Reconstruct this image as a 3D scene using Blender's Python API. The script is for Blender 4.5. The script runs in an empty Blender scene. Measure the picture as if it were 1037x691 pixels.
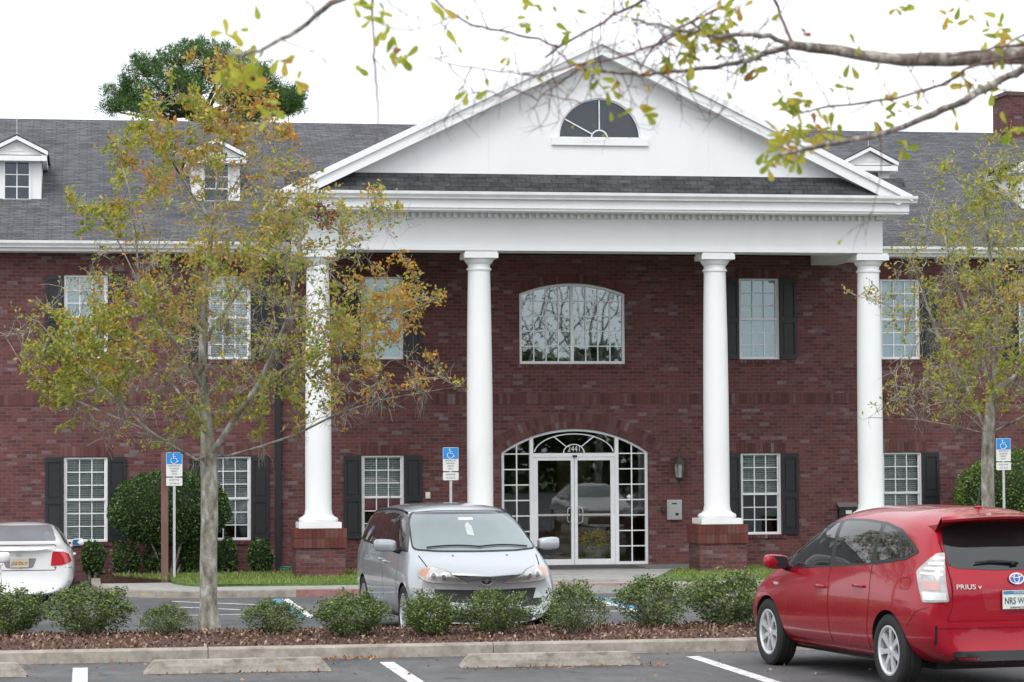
import bpy, bmesh, math, random
import numpy as np
from math import radians, sin, cos, pi, sqrt, atan, atan2
from mathutils import Vector, Matrix
from mathutils.bvhtree import BVHTree
from mathutils.geometry import delaunay_2d_cdt

# ------------------------------------------------------------ camera, sky, sun, exposure
SC = bpy.context.scene
COL = SC.collection
F_PX = 2650.0                      # focal length in pixels of a 1037 px wide frame
YAW, ROLL, PITCH = radians(9.2), radians(0.36), atan((466 - 345.5) / F_PX)
CAM = np.array([-9.2, -49.0, 2.1])
_d = np.array([sin(YAW) * cos(PITCH), cos(YAW) * cos(PITCH), sin(PITCH)])
_r0 = np.array([cos(YAW), -sin(YAW), 0.0]); _u0 = np.cross(_r0, _d)
_r = _r0 * cos(ROLL) - _u0 * sin(ROLL); _u = _u0 * cos(ROLL) + _r0 * sin(ROLL)
cam = bpy.data.cameras.new('camera'); camo = bpy.data.objects.new('camera', cam); COL.objects.link(camo)
camo.matrix_world = Matrix(((_r[0], _u[0], -_d[0], CAM[0]), (_r[1], _u[1], -_d[1], CAM[1]), (_r[2], _u[2], -_d[2], CAM[2]), (0, 0, 0, 1)))
cam.sensor_width = 36.0; cam.lens = F_PX / 1037 * 36.0
cam.clip_start = 0.1; cam.clip_end = 3000
cam.dof.use_dof = True; cam.dof.focus_distance = 40.0; cam.dof.aperture_fstop = 9.0
SC.camera = camo

W = bpy.data.worlds.new('World'); SC.world = W; W.use_nodes = True
nt = W.node_tree; nt.nodes.clear()
sky = nt.nodes.new('ShaderNodeTexSky'); sky.sky_type = 'NISHITA'; sky.sun_disc = False
SUN_EL, SUN_AZ = radians(52), radians(205)      # azimuth from +Y, clockwise
sky.sun_elevation = SUN_EL; sky.sun_rotation = SUN_AZ; sky.dust_density = 4.0; sky.air_density = 1.2
hs = nt.nodes.new('ShaderNodeHueSaturation'); hs.inputs['Saturation'].default_value = 0.25
mixc = nt.nodes.new('ShaderNodeMix'); mixc.data_type = 'RGBA'
tc = nt.nodes.new('ShaderNodeTexCoord'); cn = nt.nodes.new('ShaderNodeTexNoise')
cn.inputs['Scale'].default_value = 2.2; cn.inputs['Detail'].default_value = 6
cr = nt.nodes.new('ShaderNodeValToRGB')
cr.color_ramp.elements[0].position = 0.35; cr.color_ramp.elements[0].color = (11.5, 12.0, 12.9, 1)
cr.color_ramp.elements[1].position = 0.72; cr.color_ramp.elements[1].color = (15.5, 15.9, 16.4, 1)
bg = nt.nodes.new('ShaderNodeBackground'); wo = nt.nodes.new('ShaderNodeOutputWorld')
nt.links.new(tc.outputs['Generated'], cn.inputs['Vector']); nt.links.new(cn.outputs['Fac'], cr.inputs['Fac'])
nt.links.new(sky.outputs[0], hs.inputs['Color'])
mixc.inputs['Factor'].default_value = 0.72            # cloud cover over the clear sky
nt.links.new(hs.outputs[0], mixc.inputs['A']); nt.links.new(cr.outputs[0], mixc.inputs['B'])
nt.links.new(mixc.outputs['Result'], bg.inputs['Color']); bg.inputs['Strength'].default_value = 0.11
nt.links.new(bg.outputs[0], wo.inputs[0])

sun = bpy.data.lights.new('sun', 'SUN'); suno = bpy.data.objects.new('sun', sun); COL.objects.link(suno)
sun.energy = 1.0; sun.angle = radians(25); sun.color = (1.0, 0.97, 0.93)
_sd = Vector((sin(SUN_AZ) * cos(SUN_EL), cos(SUN_AZ) * cos(SUN_EL), sin(SUN_EL)))
suno.rotation_euler = _sd.to_track_quat('Z', 'Y').to_euler(); suno.location = (0, -20, 40)

SC.view_settings.view_transform = 'Standard'; SC.view_settings.look = 'None'
SC.view_settings.exposure = 0.33; SC.view_settings.gamma = 1.0; SC.view_settings.use_curve_mapping = False
SC.render.film_transparent = False
SC.cycles.max_bounces = 6; SC.cycles.transparent_max_bounces = 12; SC.cycles.use_denoising = True

RND = random.Random(7)
NPR = np.random.default_rng(11)

# ------------------------------------------------------------ where a point of the measured plan lies
def ray(px, py): return _d + _r * (px - 518.5) / F_PX - _u * (py - 345.5) / F_PX
def at_depth(px, py, Z): return CAM + ray(px, py) * Z
def at_y(px, py, Y): v = ray(px, py); return CAM + v * ((Y - CAM[1]) / v[1])
def at_z(px, py, Z): v = ray(px, py); return CAM + v * ((Z - CAM[2]) / v[2])

# ------------------------------------------------------------ materials
def nodes(name):
    m = bpy.data.materials.new(name); m.use_nodes = True
    t = m.node_tree; b = t.nodes['Principled BSDF']; return m, t, b
def setp(b, **k):
    names = {'rough': 'Roughness', 'metal': 'Metallic', 'spec': 'Specular IOR Level', 'coat': 'Coat Weight', 'coat_rough': 'Coat Roughness', 'ior': 'IOR', 'sheen': 'Sheen Weight', 'sub': 'Subsurface Weight', 'trans': 'Transmission Weight'}
    for a, v in k.items(): b.inputs[names[a]].default_value = v
def ramp(t, stops):
    r = t.nodes.new('ShaderNodeValToRGB'); e = r.color_ramp.elements
    e[0].position, e[0].color = stops[0][0], (*stops[0][1], 1); e[1].position, e[1].color = stops[-1][0], (*stops[-1][1], 1)
    for p, c in stops[1:-1]:
        n = e.new(p); n.color = (*c, 1)
    return r
def noise(t, scale, detail=4, rough=.55, stretch=None, coord='Object'):
    tc = t.nodes.new('ShaderNodeTexCoord'); n = t.nodes.new('ShaderNodeTexNoise')
    n.inputs['Scale'].default_value = scale; n.inputs['Detail'].default_value = detail; n.inputs['Roughness'].default_value = rough
    if stretch:
        mp = t.nodes.new('ShaderNodeMapping'); mp.inputs['Scale'].default_value = stretch
        t.links.new(tc.outputs[coord], mp.inputs[0]); t.links.new(mp.outputs[0], n.inputs['Vector'])
    else: t.links.new(tc.outputs[coord], n.inputs['Vector'])
    return n
def bump(t, b, src, strength=.3, dist=.01):
    bp = t.nodes.new('ShaderNodeBump'); bp.inputs['Strength'].default_value = strength; bp.inputs['Distance'].default_value = dist
    t.links.new(src, bp.inputs['Height']); t.links.new(bp.outputs[0], b.inputs['Normal']); return bp
def mixcol(t, a, b_, fac, mode='MIX'):
    m = t.nodes.new('ShaderNodeMix'); m.data_type = 'RGBA'; m.blend_type = mode
    for s, v in (('A', a), ('B', b_), ('Factor', fac)):
        if hasattr(v, 'is_linked'): t.links.new(v, m.inputs[s])
        elif s == 'Factor': m.inputs[s].default_value = v
        else: m.inputs[s].default_value = (*v, 1)
    return m.outputs['Result']
def noisy(name, stops, scale=8, bumpk=0, bdist=.005, detail=5, stretch=None, scale2=None, amt2=.5, **k):
    m, t, b = nodes(name); n = noise(t, scale, detail, .6, stretch)
    r = ramp(t, stops); t.links.new(n.outputs['Fac'], r.inputs[0]); c = r.outputs[0]
    if scale2:
        n2 = noise(t, scale2, 3); r2 = ramp(t, [(.3, (.6, .6, .6)), (.7, (1.25, 1.25, 1.25))]); t.links.new(n2.outputs['Fac'], r2.inputs[0])
        c = mixcol(t, c, r2.outputs[0], amt2, 'MULTIPLY')
    t.links.new(c, b.inputs['Base Color'])
    if bumpk: bump(t, b, n.outputs['Fac'], bumpk, bdist)
    setp(b, **k); return m
def plain(name, c, **k):
    d = [x * .93 for x in c]; e = [min(1, x * 1.05) for x in c]
    return noisy(name, [(.3, d), (.7, e)], 6, **k)
def island(name, stops, rough=.55, trans=0.0, spec=.3, bumpy=False):
    """Every loose piece (leaf, chip, brick) takes its own colour."""
    m, t, b = nodes(name); g = t.nodes.new('ShaderNodeNewGeometry')
    r = ramp(t, stops); t.links.new(g.outputs['Random Per Island'], r.inputs[0])
    n = noise(t, 1.3, 3); n2 = t.nodes.new('ShaderNodeHueSaturation')
    mr = t.nodes.new('ShaderNodeMapRange'); mr.inputs['To Min'].default_value = .7; mr.inputs['To Max'].default_value = 1.3
    t.links.new(n.outputs['Fac'], mr.inputs['Value']); t.links.new(mr.outputs[0], n2.inputs['Value']); t.links.new(r.outputs[0], n2.inputs['Color'])
    t.links.new(n2.outputs[0], b.inputs['Base Color']); setp(b, rough=rough, spec=spec)
    if trans:
        tr = t.nodes.new('ShaderNodeBsdfTranslucent'); t.links.new(n2.outputs[0], tr.inputs['Color'])
        mx = t.nodes.new('ShaderNodeMixShader'); mx.inputs[0].default_value = trans
        out = t.nodes['Material Output']; t.links.new(b.outputs[0], mx.inputs[1]); t.links.new(tr.outputs[0], mx.inputs[2]); t.links.new(mx.outputs[0], out.inputs['Surface'])
    return m

def brick_mat():
    m, t, b = nodes('red_brick')
    tc = t.nodes.new('ShaderNodeTexCoord'); sp = t.nodes.new('ShaderNodeSeparateXYZ'); ad = t.nodes.new('ShaderNodeMath'); cb = t.nodes.new('ShaderNodeCombineXYZ')
    t.links.new(tc.outputs['Object'], sp.inputs[0]); t.links.new(sp.outputs['X'], ad.inputs[0]); t.links.new(sp.outputs['Y'], ad.inputs[1])
    t.links.new(ad.outputs[0], cb.inputs['X']); t.links.new(sp.outputs['Z'], cb.inputs['Y'])
    def bt(c1, c2, mo, bias, off):
        n = t.nodes.new('ShaderNodeTexBrick'); n.inputs['Scale'].default_value = 1
        n.inputs['Brick Width'].default_value = .178; n.inputs['Row Height'].default_value = .0665
        n.inputs['Mortar Size'].default_value = .0055; n.inputs['Mortar Smooth'].default_value = .3
        n.inputs['Bias'].default_value = bias; n.offset = .5
        n.inputs['Color1'].default_value = (*c1, 1); n.inputs['Color2'].default_value = (*c2, 1); n.inputs['Mortar'].default_value = (*mo, 1)
        t.links.new(cb.outputs[0], n.inputs['Vector']); return n
    b1 = bt((0, 0, 0), (1, 1, 1), (.5, .5, .5), 0, 0)
    r = ramp(t, [(0, (.085, .037, .037)), (.25, (.122, .046, .044)), (.6, (.162, .061, .054)), (.80, (.124, .057, .057)), (.92, (.152, .088, .089)), (1, (.20, .155, .16))])
    t.links.new(b1.outputs['Color'], r.inputs[0])
    n = noise(t, 38, 3); c = mixcol(t, r.outputs[0], (.05, .02, .025), n.outputs['Fac'], 'MIX')
    r2 = ramp(t, [(.35, (0, 0, 0)), (.7, (.5, .5, .5))]); t.links.new(n.outputs['Fac'], r2.inputs[0])
    c = mixcol(t, r.outputs[0], (.062, .030, .034), r2.outputs[0])
    n3 = noise(t, .8, 4); r3 = ramp(t, [(.3, (.84, .84, .85)), (.7, (1.18, 1.15, 1.14))]); t.links.new(n3.outputs['Fac'], r3.inputs[0])
    c = mixcol(t, c, r3.outputs[0], 1.0, 'MULTIPLY')
    c = mixcol(t, c, (.145, .095, .092), b1.outputs['Fac'])
    n5 = noise(t, 9, 4, .6, (1, 1, 9)); r5 = ramp(t, [(.35, (.82, .82, .82)), (.65, (1.18, 1.16, 1.17))]); t.links.new(n5.outputs['Fac'], r5.inputs[0]); c = mixcol(t, c, r5.outputs[0], 1, 'MULTIPLY')
    t.links.new(c, b.inputs['Base Color']); setp(b, rough=.85, spec=.25)
    inv = t.nodes.new('ShaderNodeMath'); inv.operation = 'MULTIPLY_ADD'; inv.inputs[1].default_value = -1; inv.inputs[2].default_value = 1
    t.links.new(b1.outputs['Fac'], inv.inputs[0]); bump(t, b, inv.outputs[0], .6, .006)
    return m
def shingle_mat(name, k=1.0):
    m, t, b = nodes(name)
    tc = t.nodes.new('ShaderNodeTexCoord')
    n0 = noise(t, 3.2, 3, .5, (.8, 1.6, 1)); ad = t.nodes.new('ShaderNodeVectorMath'); ad.operation = 'MULTIPLY_ADD'
    t.links.new(n0.outputs['Color'], ad.inputs[0]); ad.inputs[1].default_value = (.06, .10, 0)
    sp = t.nodes.new('ShaderNodeSeparateXYZ'); sm_ = t.nodes.new('ShaderNodeMath'); cb = t.nodes.new('ShaderNodeCombineXYZ'); t.links.new(tc.outputs['Object'], sp.inputs[0]); t.links.new(sp.outputs['Y'], sm_.inputs[0]); t.links.new(sp.outputs['Z'], sm_.inputs[1]); t.links.new(sp.outputs['X'], cb.inputs['X']); t.links.new(sm_.outputs[0], cb.inputs['Y']); t.links.new(cb.outputs[0], ad.inputs[2])
    n = t.nodes.new('ShaderNodeTexBrick'); n.inputs['Scale'].default_value = 1; n.inputs['Brick Width'].default_value = .24
    n.inputs['Row Height'].default_value = .15; n.inputs['Mortar Size'].default_value = .016; n.inputs['Mortar Smooth'].default_value = 1.0
    n.inputs['Color1'].default_value = (.076 * k, .077 * k, .082 * k, 1); n.inputs['Color2'].default_value = (.112 * k, .113 * k, .119 * k, 1); n.inputs['Mortar'].default_value = (.042 * k, .044 * k, .050 * k, 1)
    n.offset = .37; t.links.new(ad.outputs[0], n.inputs['Vector'])
    n2 = noise(t, 1.0, 5, .6, (1, .5, 1)); r2 = ramp(t, [(.3, (.82, .82, .82)), (.7, (1.2, 1.2, 1.2))]); t.links.new(n2.outputs['Fac'], r2.inputs[0])
    c = mixcol(t, n.outputs['Color'], r2.outputs[0], 1, 'MULTIPLY')
    n4 = noise(t, 3.5, 5, .65, (1, 4.5, 1)); r4 = ramp(t, [(.35, (.68, .68, .68)), (.65, (1.36, 1.36, 1.36))]); t.links.new(n4.outputs['Fac'], r4.inputs[0]); c = mixcol(t, c, r4.outputs[0], 1, 'MULTIPLY')
    n3 = noise(t, 120, 2); r3 = ramp(t, [(.3, (.8, .8, .8)), (.7, (1.2, 1.2, 1.2))]); t.links.new(n3.outputs['Fac'], r3.inputs[0])
    c = mixcol(t, c, r3.outputs[0], .8, 'MULTIPLY'); t.links.new(c, b.inputs['Base Color'])
    setp(b, rough=.9, spec=.2); bump(t, b, n.outputs['Fac'], -.5, .01); return m
def asphalt_mat():
    m, t, b = nodes('asphalt')
    n = noise(t, 90, 6, .7); r = ramp(t, [(.3, (.070, .070, .073)), (.55, (.118, .118, .121)), (.75, (.20, .196, .19))]); t.links.new(n.outputs['Fac'], r.inputs[0])
    n2 = noise(t, .55, 5); r2 = ramp(t, [(.3, (.68, .68, .70)), (.5, (1, 1, 1)), (.7, (1.25, 1.23, 1.2))]); t.links.new(n2.outputs['Fac'], r2.inputs[0])
    c = mixcol(t, r.outputs[0], r2.outputs[0], 1, 'MULTIPLY')
    n3 = noise(t, 3.0, 8, .65, (1, .35, 1)); r3 = ramp(t, [(.42, (1, 1, 1)), (.5, (.86, .86, .87)), (.58, (1.06, 1.06, 1.05))]); t.links.new(n3.outputs['Fac'], r3.inputs[0])
    c = mixcol(t, c, r3.outputs[0], 1, 'MULTIPLY')
    n6 = noise(t, 1.7, 3); r6 = ramp(t, [(.30, (.55, .55, .56)), (.37, (1, 1, 1))]); t.links.new(n6.outputs['Fac'], r6.inputs[0]); c = mixcol(t, c, r6.outputs[0], 1, 'MULTIPLY')
    vo = t.nodes.new('ShaderNodeTexVoronoi'); vo.feature = 'DISTANCE_TO_EDGE'; vo.inputs['Scale'].default_value = .33
    wn = noise(t, 2.5, 5); ad = t.nodes.new('ShaderNodeVectorMath'); ad.operation = 'MULTIPLY_ADD'; tc = t.nodes.new('ShaderNodeTexCoord'); t.links.new(wn.outputs['Color'], ad.inputs[0]); ad.inputs[1].default_value = (.5, .5, 0); t.links.new(tc.outputs['Object'], ad.inputs[2]); t.links.new(ad.outputs[0], vo.inputs['Vector'])
    r7 = ramp(t, [(.0, (.5, .5, .5)), (.004, (1, 1, 1))]); t.links.new(vo.outputs['Distance'], r7.inputs[0]); c = mixcol(t, c, r7.outputs[0], 1, 'MULTIPLY')
    t.links.new(c, b.inputs['Base Color'])
    setp(b, rough=.8, spec=.35); bump(t, b, n.outputs['Fac'], .5, .006); return m
def glass_mat(name, refl=.3, tint=(.85, .93, .95)):
    m, t, b = nodes(name); t.nodes.remove(b)
    gl = t.nodes.new('ShaderNodeBsdfGlossy'); gl.inputs['Roughness'].default_value = .012; gl.inputs['Color'].default_value = (*tint, 1)
    tr = t.nodes.new('ShaderNodeBsdfTransparent'); tr.inputs['Color'].default_value = (.93, .955, .955, 1)
    n = noise(t, 2.2, 2); bp = t.nodes.new('ShaderNodeBump'); bp.inputs['Strength'].default_value = .015; bp.inputs['Distance'].default_value = .01
    t.links.new(n.outputs['Fac'], bp.inputs['Height']); t.links.new(bp.outputs[0], gl.inputs['Normal'])
    lw = t.nodes.new('ShaderNodeFresnel'); lw.inputs['IOR'].default_value = 1.5
    ad = t.nodes.new('ShaderNodeMath'); ad.use_clamp = True; ad.inputs[1].default_value = refl; t.links.new(lw.outputs[0], ad.inputs[0])
    mx = t.nodes.new('ShaderNodeMixShader'); t.links.new(ad.outputs[0], mx.inputs[0]); t.links.new(tr.outputs[0], mx.inputs[1]); t.links.new(gl.outputs[0], mx.inputs[2])
    t.links.new(mx.outputs[0], t.nodes['Material Output'].inputs['Surface']); return m

M = {}
M['brick'] = brick_mat()
M['soldier'] = island('brick_pieces', [(0, (.080, .031, .032)), (.4, (.106, .042, .041)), (.75, (.134, .053, .049)), (.92, (.125, .070, .070)), (1, (.16, .125, .125))], .85)
M['pedestal_brick'] = island('pedestal_brick', [(0, (.095, .027, .023)), (.5, (.14, .040, .031)), (1, (.135, .060, .052))], .85)
M['mortar'] = plain('mortar', (.11, .07, .068), rough=.95)
M['shingle'] = shingle_mat('roof_shingle'); M['shingle_dark'] = shingle_mat('pent_shingle', .62)
M['asphalt'] = asphalt_mat()
M['white'] = noisy('white_trim', [(.25, (.745, .75, .745)), (.5, (.79, .80, .80)), (.75, (.81, .82, .82))], 4, rough=.55, stretch=(1, 1, .2), scale2=.7, amt2=.07)
M['white_stucco'] = noisy('white_stucco', [(.22, (.755, .76, .76)), (.5, (.785, .795, .80)), (.75, (.80, .81, .82))], 2.2, rough=.7, bumpk=.03, stretch=(1, 1, .3), scale2=.5, amt2=.09)
M['gutter'] = noisy('gutter_paint', [(.3, (.66, .67, .66)), (.7, (.78, .79, .78))], 4, rough=.4)
M['vinyl'] = plain('window_vinyl', (.78, .79, .80), rough=.4)
M['shutter'] = noisy('shutter_paint', [(.3, (.008, .009, .012)), (.7, (.014, .015, .019))], 10, rough=.45)
M['glass'] = glass_mat('window_glass', .03); M['glass_up'] = glass_mat('upper_glass', .06, (.78, .90, .93)); M['glass_door'] = glass_mat('door_glass', .03, (.9, .92, .9)); M['glass_arch'] = glass_mat('arched_glass', .12, (.80, .90, .92)); M['glass_attic'] = glass_mat('attic_glass', .0, (.8, .88, 1.0))
M['blind'] = plain('blind_slat', (.74, .75, .74), rough=.6)
M['shade'] = plain('closed_shade', (.40, .56, .58), rough=.8)
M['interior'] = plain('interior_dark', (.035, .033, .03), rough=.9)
M['black'] = plain('black_plastic', (.010, .010, .011), rough=.5)
M['rubber'] = noisy('tyre_rubber', [(.3, (.010, .010, .011)), (.7, (.020, .020, .020))], 40, rough=.8)
M['steel'] = plain('brushed_steel', (.50, .50, .49), rough=.35, metal=.8)
M['galv'] = noisy('galvanised_post', [(.3, (.42, .43, .43)), (.7, (.55, .56, .56))], 20, rough=.5, metal=.3)
M['bronze'] = noisy('weathered_bronze', [(.3, (.025, .023, .020)), (.7, (.085, .078, .066))], 30, rough=.6, metal=.4)
M['concrete'] = noisy('concrete', [(.3, (.27, .265, .25)), (.7, (.40, .39, .37))], 7, rough=.9, bumpk=.2, scale2=1.2, amt2=.35)
M['kerb'] = noisy('kerb_concrete', [(.25, (.19, .165, .135)), (.5, (.33, .295, .25)), (.75, (.42, .385, .33))], 5, rough=.9, bumpk=.3, scale2=22, amt2=.35)
M['stop'] = noisy('wheel_stop_concrete', [(.25, (.12, .10, .08)), (.43, (.29, .26, .22)), (.75, (.42, .39, .34))], 4.5, rough=.92, bumpk=.35, scale2=26, amt2=.45, stretch=(1, 1, 2.5))
M['redkerb'] = noisy('red_painted_concrete', [(.3, (.22, .10, .09)), (.7, (.36, .19, .17))], 6, rough=.85)
M['paint'] = noisy('road_paint_white', [(.33, (.16, .16, .16)), (.42, (.55, .55, .56)), (.55, (.70, .71, .72)), (.8, (.76, .77, .78))], 9, rough=.7, scale2=60, amt2=.25)
M['bluepaint'] = noisy('road_paint_blue', [(.3, (.06, .22, .38)), (.7, (.10, .34, .52))], 14, rough=.7)
M['soil'] = noisy('mulch_soil', [(.3, (.045, .022, .016)), (.7, (.12, .062, .045))], 30, rough=.95, bumpk=.7, bdist=.02)
M['chip'] = island('mulch_chip', [(0, (.06, .030, .020)), (.4, (.15, .082, .052)), (.75, (.28, .175, .12)), (1, (.48, .36, .28))], .9)
M['litter'] = island('dry_leaf', [(0, (.20, .08, .04)), (.5, (.34, .16, .07)), (1, (.42, .28, .16))], .8)
M['turf'] = noisy('turf', [(.3, (.06, .10, .022)), (.55, (.10, .17, .035)), (.8, (.17, .23, .06))], 14, rough=.95, bumpk=.6, bdist=.03)
M['grass'] = island('grass_blade', [(0, (.10, .17, .035)), (.5, (.19, .27, .06)), (.85, (.30, .36, .10)), (1, (.42, .40, .18))], .7, .25)
M['bark'] = noisy('oak_bark', [(.32, (.075, .068, .052)), (.44, (.21, .195, .155)), (.56, (.33, .32, .275)), (.66, (.52, .52, .47))], 9, rough=.95, bumpk=.8, bdist=.02, stretch=(1, 1, .45), scale2=35, amt2=.5)
M['twig'] = noisy('twig_bark', [(.3, (.20, .18, .155)), (.7, (.42, .39, .34))], 12, rough=.9)
M['twig_fore'] = noisy('lichen_bark', [(.32, (.085, .062, .050)), (.48, (.19, .155, .125)), (.64, (.40, .37, .32))], 26, rough=.9, bumpk=.5)
M['twig_red'] = noisy('red_twig', [(.3, (.10, .05, .05)), (.7, (.19, .11, .10))], 20, rough=.8)
M['pine_bark'] = plain('pine_bark', (.09, .065, .05), rough=.95)
M['leaf_fall'] = island('autumn_leaf', [(0, (.21, .23, .055)), (.25, (.36, .34, .08)), (.5, (.52, .42, .10)), (.75, (.58, .41, .11)), (.92, (.55, .32, .11)), (1, (.36, .16, .07))], .6, .4)
M['leaf_green'] = island('yellow_green_leaf', [(0, (.15, .22, .035)), (.35, (.27, .33, .045)), (.7, (.42, .41, .06)), (1, (.54, .40, .08))], .6, .4)
M['leaf_orange'] = island('orange_leaf', [(0, (.50, .38, .06)), (.4, (.62, .34, .06)), (.8, (.58, .24, .05)), (1, (.38, .12, .05))], .6, .4)
M['leaf_fore'] = island('large_oak_leaf', [(0, (.22, .30, .03)), (.35, (.40, .45, .05)), (.75, (.58, .54, .08)), (.92, (.60, .38, .08)), (1, (.30, .08, .04))], .5, .5)
M['leaf_red'] = island('dead_leaf', [(0, (.12, .035, .025)), (1, (.26, .09, .06))], .7, .2)
M['leaf_shrub'] = island('hedge_leaf', [(0, (.032, .065, .018)), (.4, (.075, .13, .030)), (.75, (.15, .21, .055)), (1, (.30, .33, .09))], .45, .15, .45)
M['leaf_dark'] = island('glossy_leaf', [(0, (.020, .050, .012)), (.5, (.045, .10, .020)), (.85, (.085, .16, .03)), (1, (.16, .24, .06))], .4, .15, .5)
M['leaf_bright'] = island('bright_leaf', [(0, (.05, .10, .015)), (.5, (.10, .20, .03)), (1, (.24, .34, .06))], .4, .25, .5)
M['needle'] = island('pine_needle', [(0, (.030, .080, .022)), (.5, (.075, .16, .042)), (1, (.17, .28, .09))], .6, .3)
M['moss'] = island('spanish_moss', [(0, (.16, .15, .12)), (1, (.34, .33, .28))], .95, .2)
M['wood_post'] = noisy('stained_post', [(.3, (.14, .075, .06)), (.7, (.22, .12, .10))], 8, rough=.85, stretch=(1, 1, .2))
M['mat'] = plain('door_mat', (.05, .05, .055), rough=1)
M['sign_blue'] = plain('sign_blue', (.02, .24, .62), rough=.4); M['sign_white'] = plain('sign_white', (.68, .68, .66), rough=.45)
M['sign_ink'] = plain('sign_ink', (.10, .13, .16), rough=.5)

# ------------------------------------------------------------ mesh helpers
def tag(o, label=None, cat=None, group=None, kind=None):
    if label: o['label'] = label
    if cat: o['category'] = cat
    if group: o['group'] = group
    if kind: o['kind'] = kind
    return o
def empty(name, loc=(0, 0, 0), rz=0, parent=None):
    o = bpy.data.objects.new(name, None); COL.objects.link(o); o.location = loc; o.rotation_euler = (0, 0, rz)
    o.empty_display_size = .3
    if parent: o.parent = parent
    return o
def link(name, me, parent=None, loc=None):
    o = bpy.data.objects.new(name, me); COL.objects.link(o)
    if parent: o.parent = parent
    if loc is not None: o.location = loc
    return o
def copy_tree(o, parent=None):
    c = o.copy(); COL.objects.link(c)
    if parent: c.parent = parent
    for ch in list(o.children): copy_tree(ch, c)
    return c
class MB:
    def __init__(s): s.v = []; s.f = []; s.mi = []
    def add(s, vs, fs, mi=0):
        n = len(s.v); s.v += [tuple(map(float, v)) for v in vs]; s.f += [tuple(i + n for i in f) for f in fs]; s.mi += [mi] * len(fs); return s
    def box(s, x0, x1, y0, y1, z0, z1, mi=0):
        return s.add([(x0, y0, z0), (x1, y0, z0), (x1, y1, z0), (x0, y1, z0), (x0, y0, z1), (x1, y0, z1), (x1, y1, z1), (x0, y1, z1)],
                     [(0, 3, 2, 1), (4, 5, 6, 7), (0, 1, 5, 4), (1, 2, 6, 5), (2, 3, 7, 6), (3, 0, 4, 7)], mi)
    def ext(s, prof, a0, a1, axis='x', mi=0):
        """profile polygon swept from a0 to a1; for axis x the profile is (y, z), for y it is (x, z), for z it is (x, y)."""
        P = {'x': lambda a, p: (a, p[0], p[1]), 'y': lambda a, p: (p[0], a, p[1]), 'z': lambda a, p: (p[0], p[1], a)}[axis]
        n = len(prof)
        return s.add([P(a0, p) for p in prof] + [P(a1, p) for p in prof],
                     [tuple(range(n))[::-1], tuple(range(n, 2 * n))] + [(i, (i + 1) % n, n + (i + 1) % n, n + i) for i in range(n)], mi)
    def tube(s, pts, rad, n=6, mi=0, cap=True):
        pts = [Vector(p) for p in pts]; rad = [rad] * len(pts) if not hasattr(rad, '__len__') else rad
        rings = []; prev = None
        for i, p in enumerate(pts):
            t = (pts[min(i + 1, len(pts) - 1)] - pts[max(i - 1, 0)]).normalized()
            if prev is None: a = t.orthogonal().normalized()
            else:
                a = prev - t * prev.dot(t); a = a.normalized() if a.length > 1e-6 else t.orthogonal().normalized()
            prev = a; b = t.cross(a)
            rings.append([p + (a * cos(2 * pi * k / n) + b * sin(2 * pi * k / n)) * rad[i] for k in range(n)])
        vs = [v for r in rings for v in r]; fs = []
        for i in range(len(pts) - 1):
            for k in range(n): fs.append((i * n + k, i * n + (k + 1) % n, (i + 1) * n + (k + 1) % n, (i + 1) * n + k))
        if cap: fs += [tuple(range(n))[::-1], tuple(range((len(pts) - 1) * n, len(pts) * n))]
        return s.add(vs, fs, mi)
    def lathe(s, prof, n=24, c=(0, 0, 0), axis='z', mi=0, close=False):
        """profile is (radius, height)."""
        m = len(prof); vs = []
        for k in range(n):
            a = 2 * pi * k / n
            for r, h in prof:
                q = (r * cos(a), r * sin(a), h) if axis == 'z' else (r * cos(a), h, r * sin(a))
                vs.append((q[0] + c[0], q[1] + c[1], q[2] + c[2]))
        fs = []
        for k in range(n):
            for j in range(m if close else m - 1):
                fs.append((k * m + j, ((k + 1) % n) * m + j, ((k + 1) % n) * m + (j + 1) % m, k * m + (j + 1) % m))
        return s.add(vs, fs, mi)
    def plate(s, outer, holes, M3, d0, d1, mi=0):
        """flat polygon with holes, from depth d0 to d1; M3(u, v, d) maps to space."""
        loops = [outer] + list(holes); V = []; E = []
        for L in loops:
            n = len(V); V += [Vector(p) for p in L]; E += [(n + i, n + (i + 1) % len(L)) for i in range(len(L))]
        ov, oe, of, *_ = delaunay_2d_cdt(V, E, [], 1, 1e-5)
        keep = []
        for f in of:
            c = sum((ov[i] for i in f), Vector((0, 0))) / len(f)
            if inside(c, outer) and not any(inside(c, h) for h in holes): keep.append(tuple(f))
        s.add([M3(v[0], v[1], d0) for v in ov], keep, mi); s.add([M3(v[0], v[1], d1) for v in ov], [f[::-1] for f in keep], mi)
        for L in loops:
            k = len(L); s.add([M3(p[0], p[1], d0) for p in L] + [M3(p[0], p[1], d1) for p in L], [(i, (i + 1) % k, k + (i + 1) % k, k + i) for i in range(k)], mi)
        return s
    def mesh(s, name, mats, smooth=False, merge=True, angle=None):
        me = bpy.data.meshes.new(name); me.from_pydata(s.v, [], s.f)
        for m in (mats if isinstance(mats, (list, tuple)) else [mats]): me.materials.append(M[m] if isinstance(m, str) else m)
        if any(s.mi): me.polygons.foreach_set('material_index', s.mi)
        bm = bmesh.new(); bm.from_mesh(me)
        if merge: bmesh.ops.remove_doubles(bm, verts=bm.verts, dist=1e-5)
        bmesh.ops.recalc_face_normals(bm, faces=bm.faces); bm.to_mesh(me); bm.free()
        if smooth:
            me.polygons.foreach_set('use_smooth', [True] * len(me.polygons))
            if angle: me.set_sharp_from_angle(angle=radians(angle))
        return me
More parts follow.
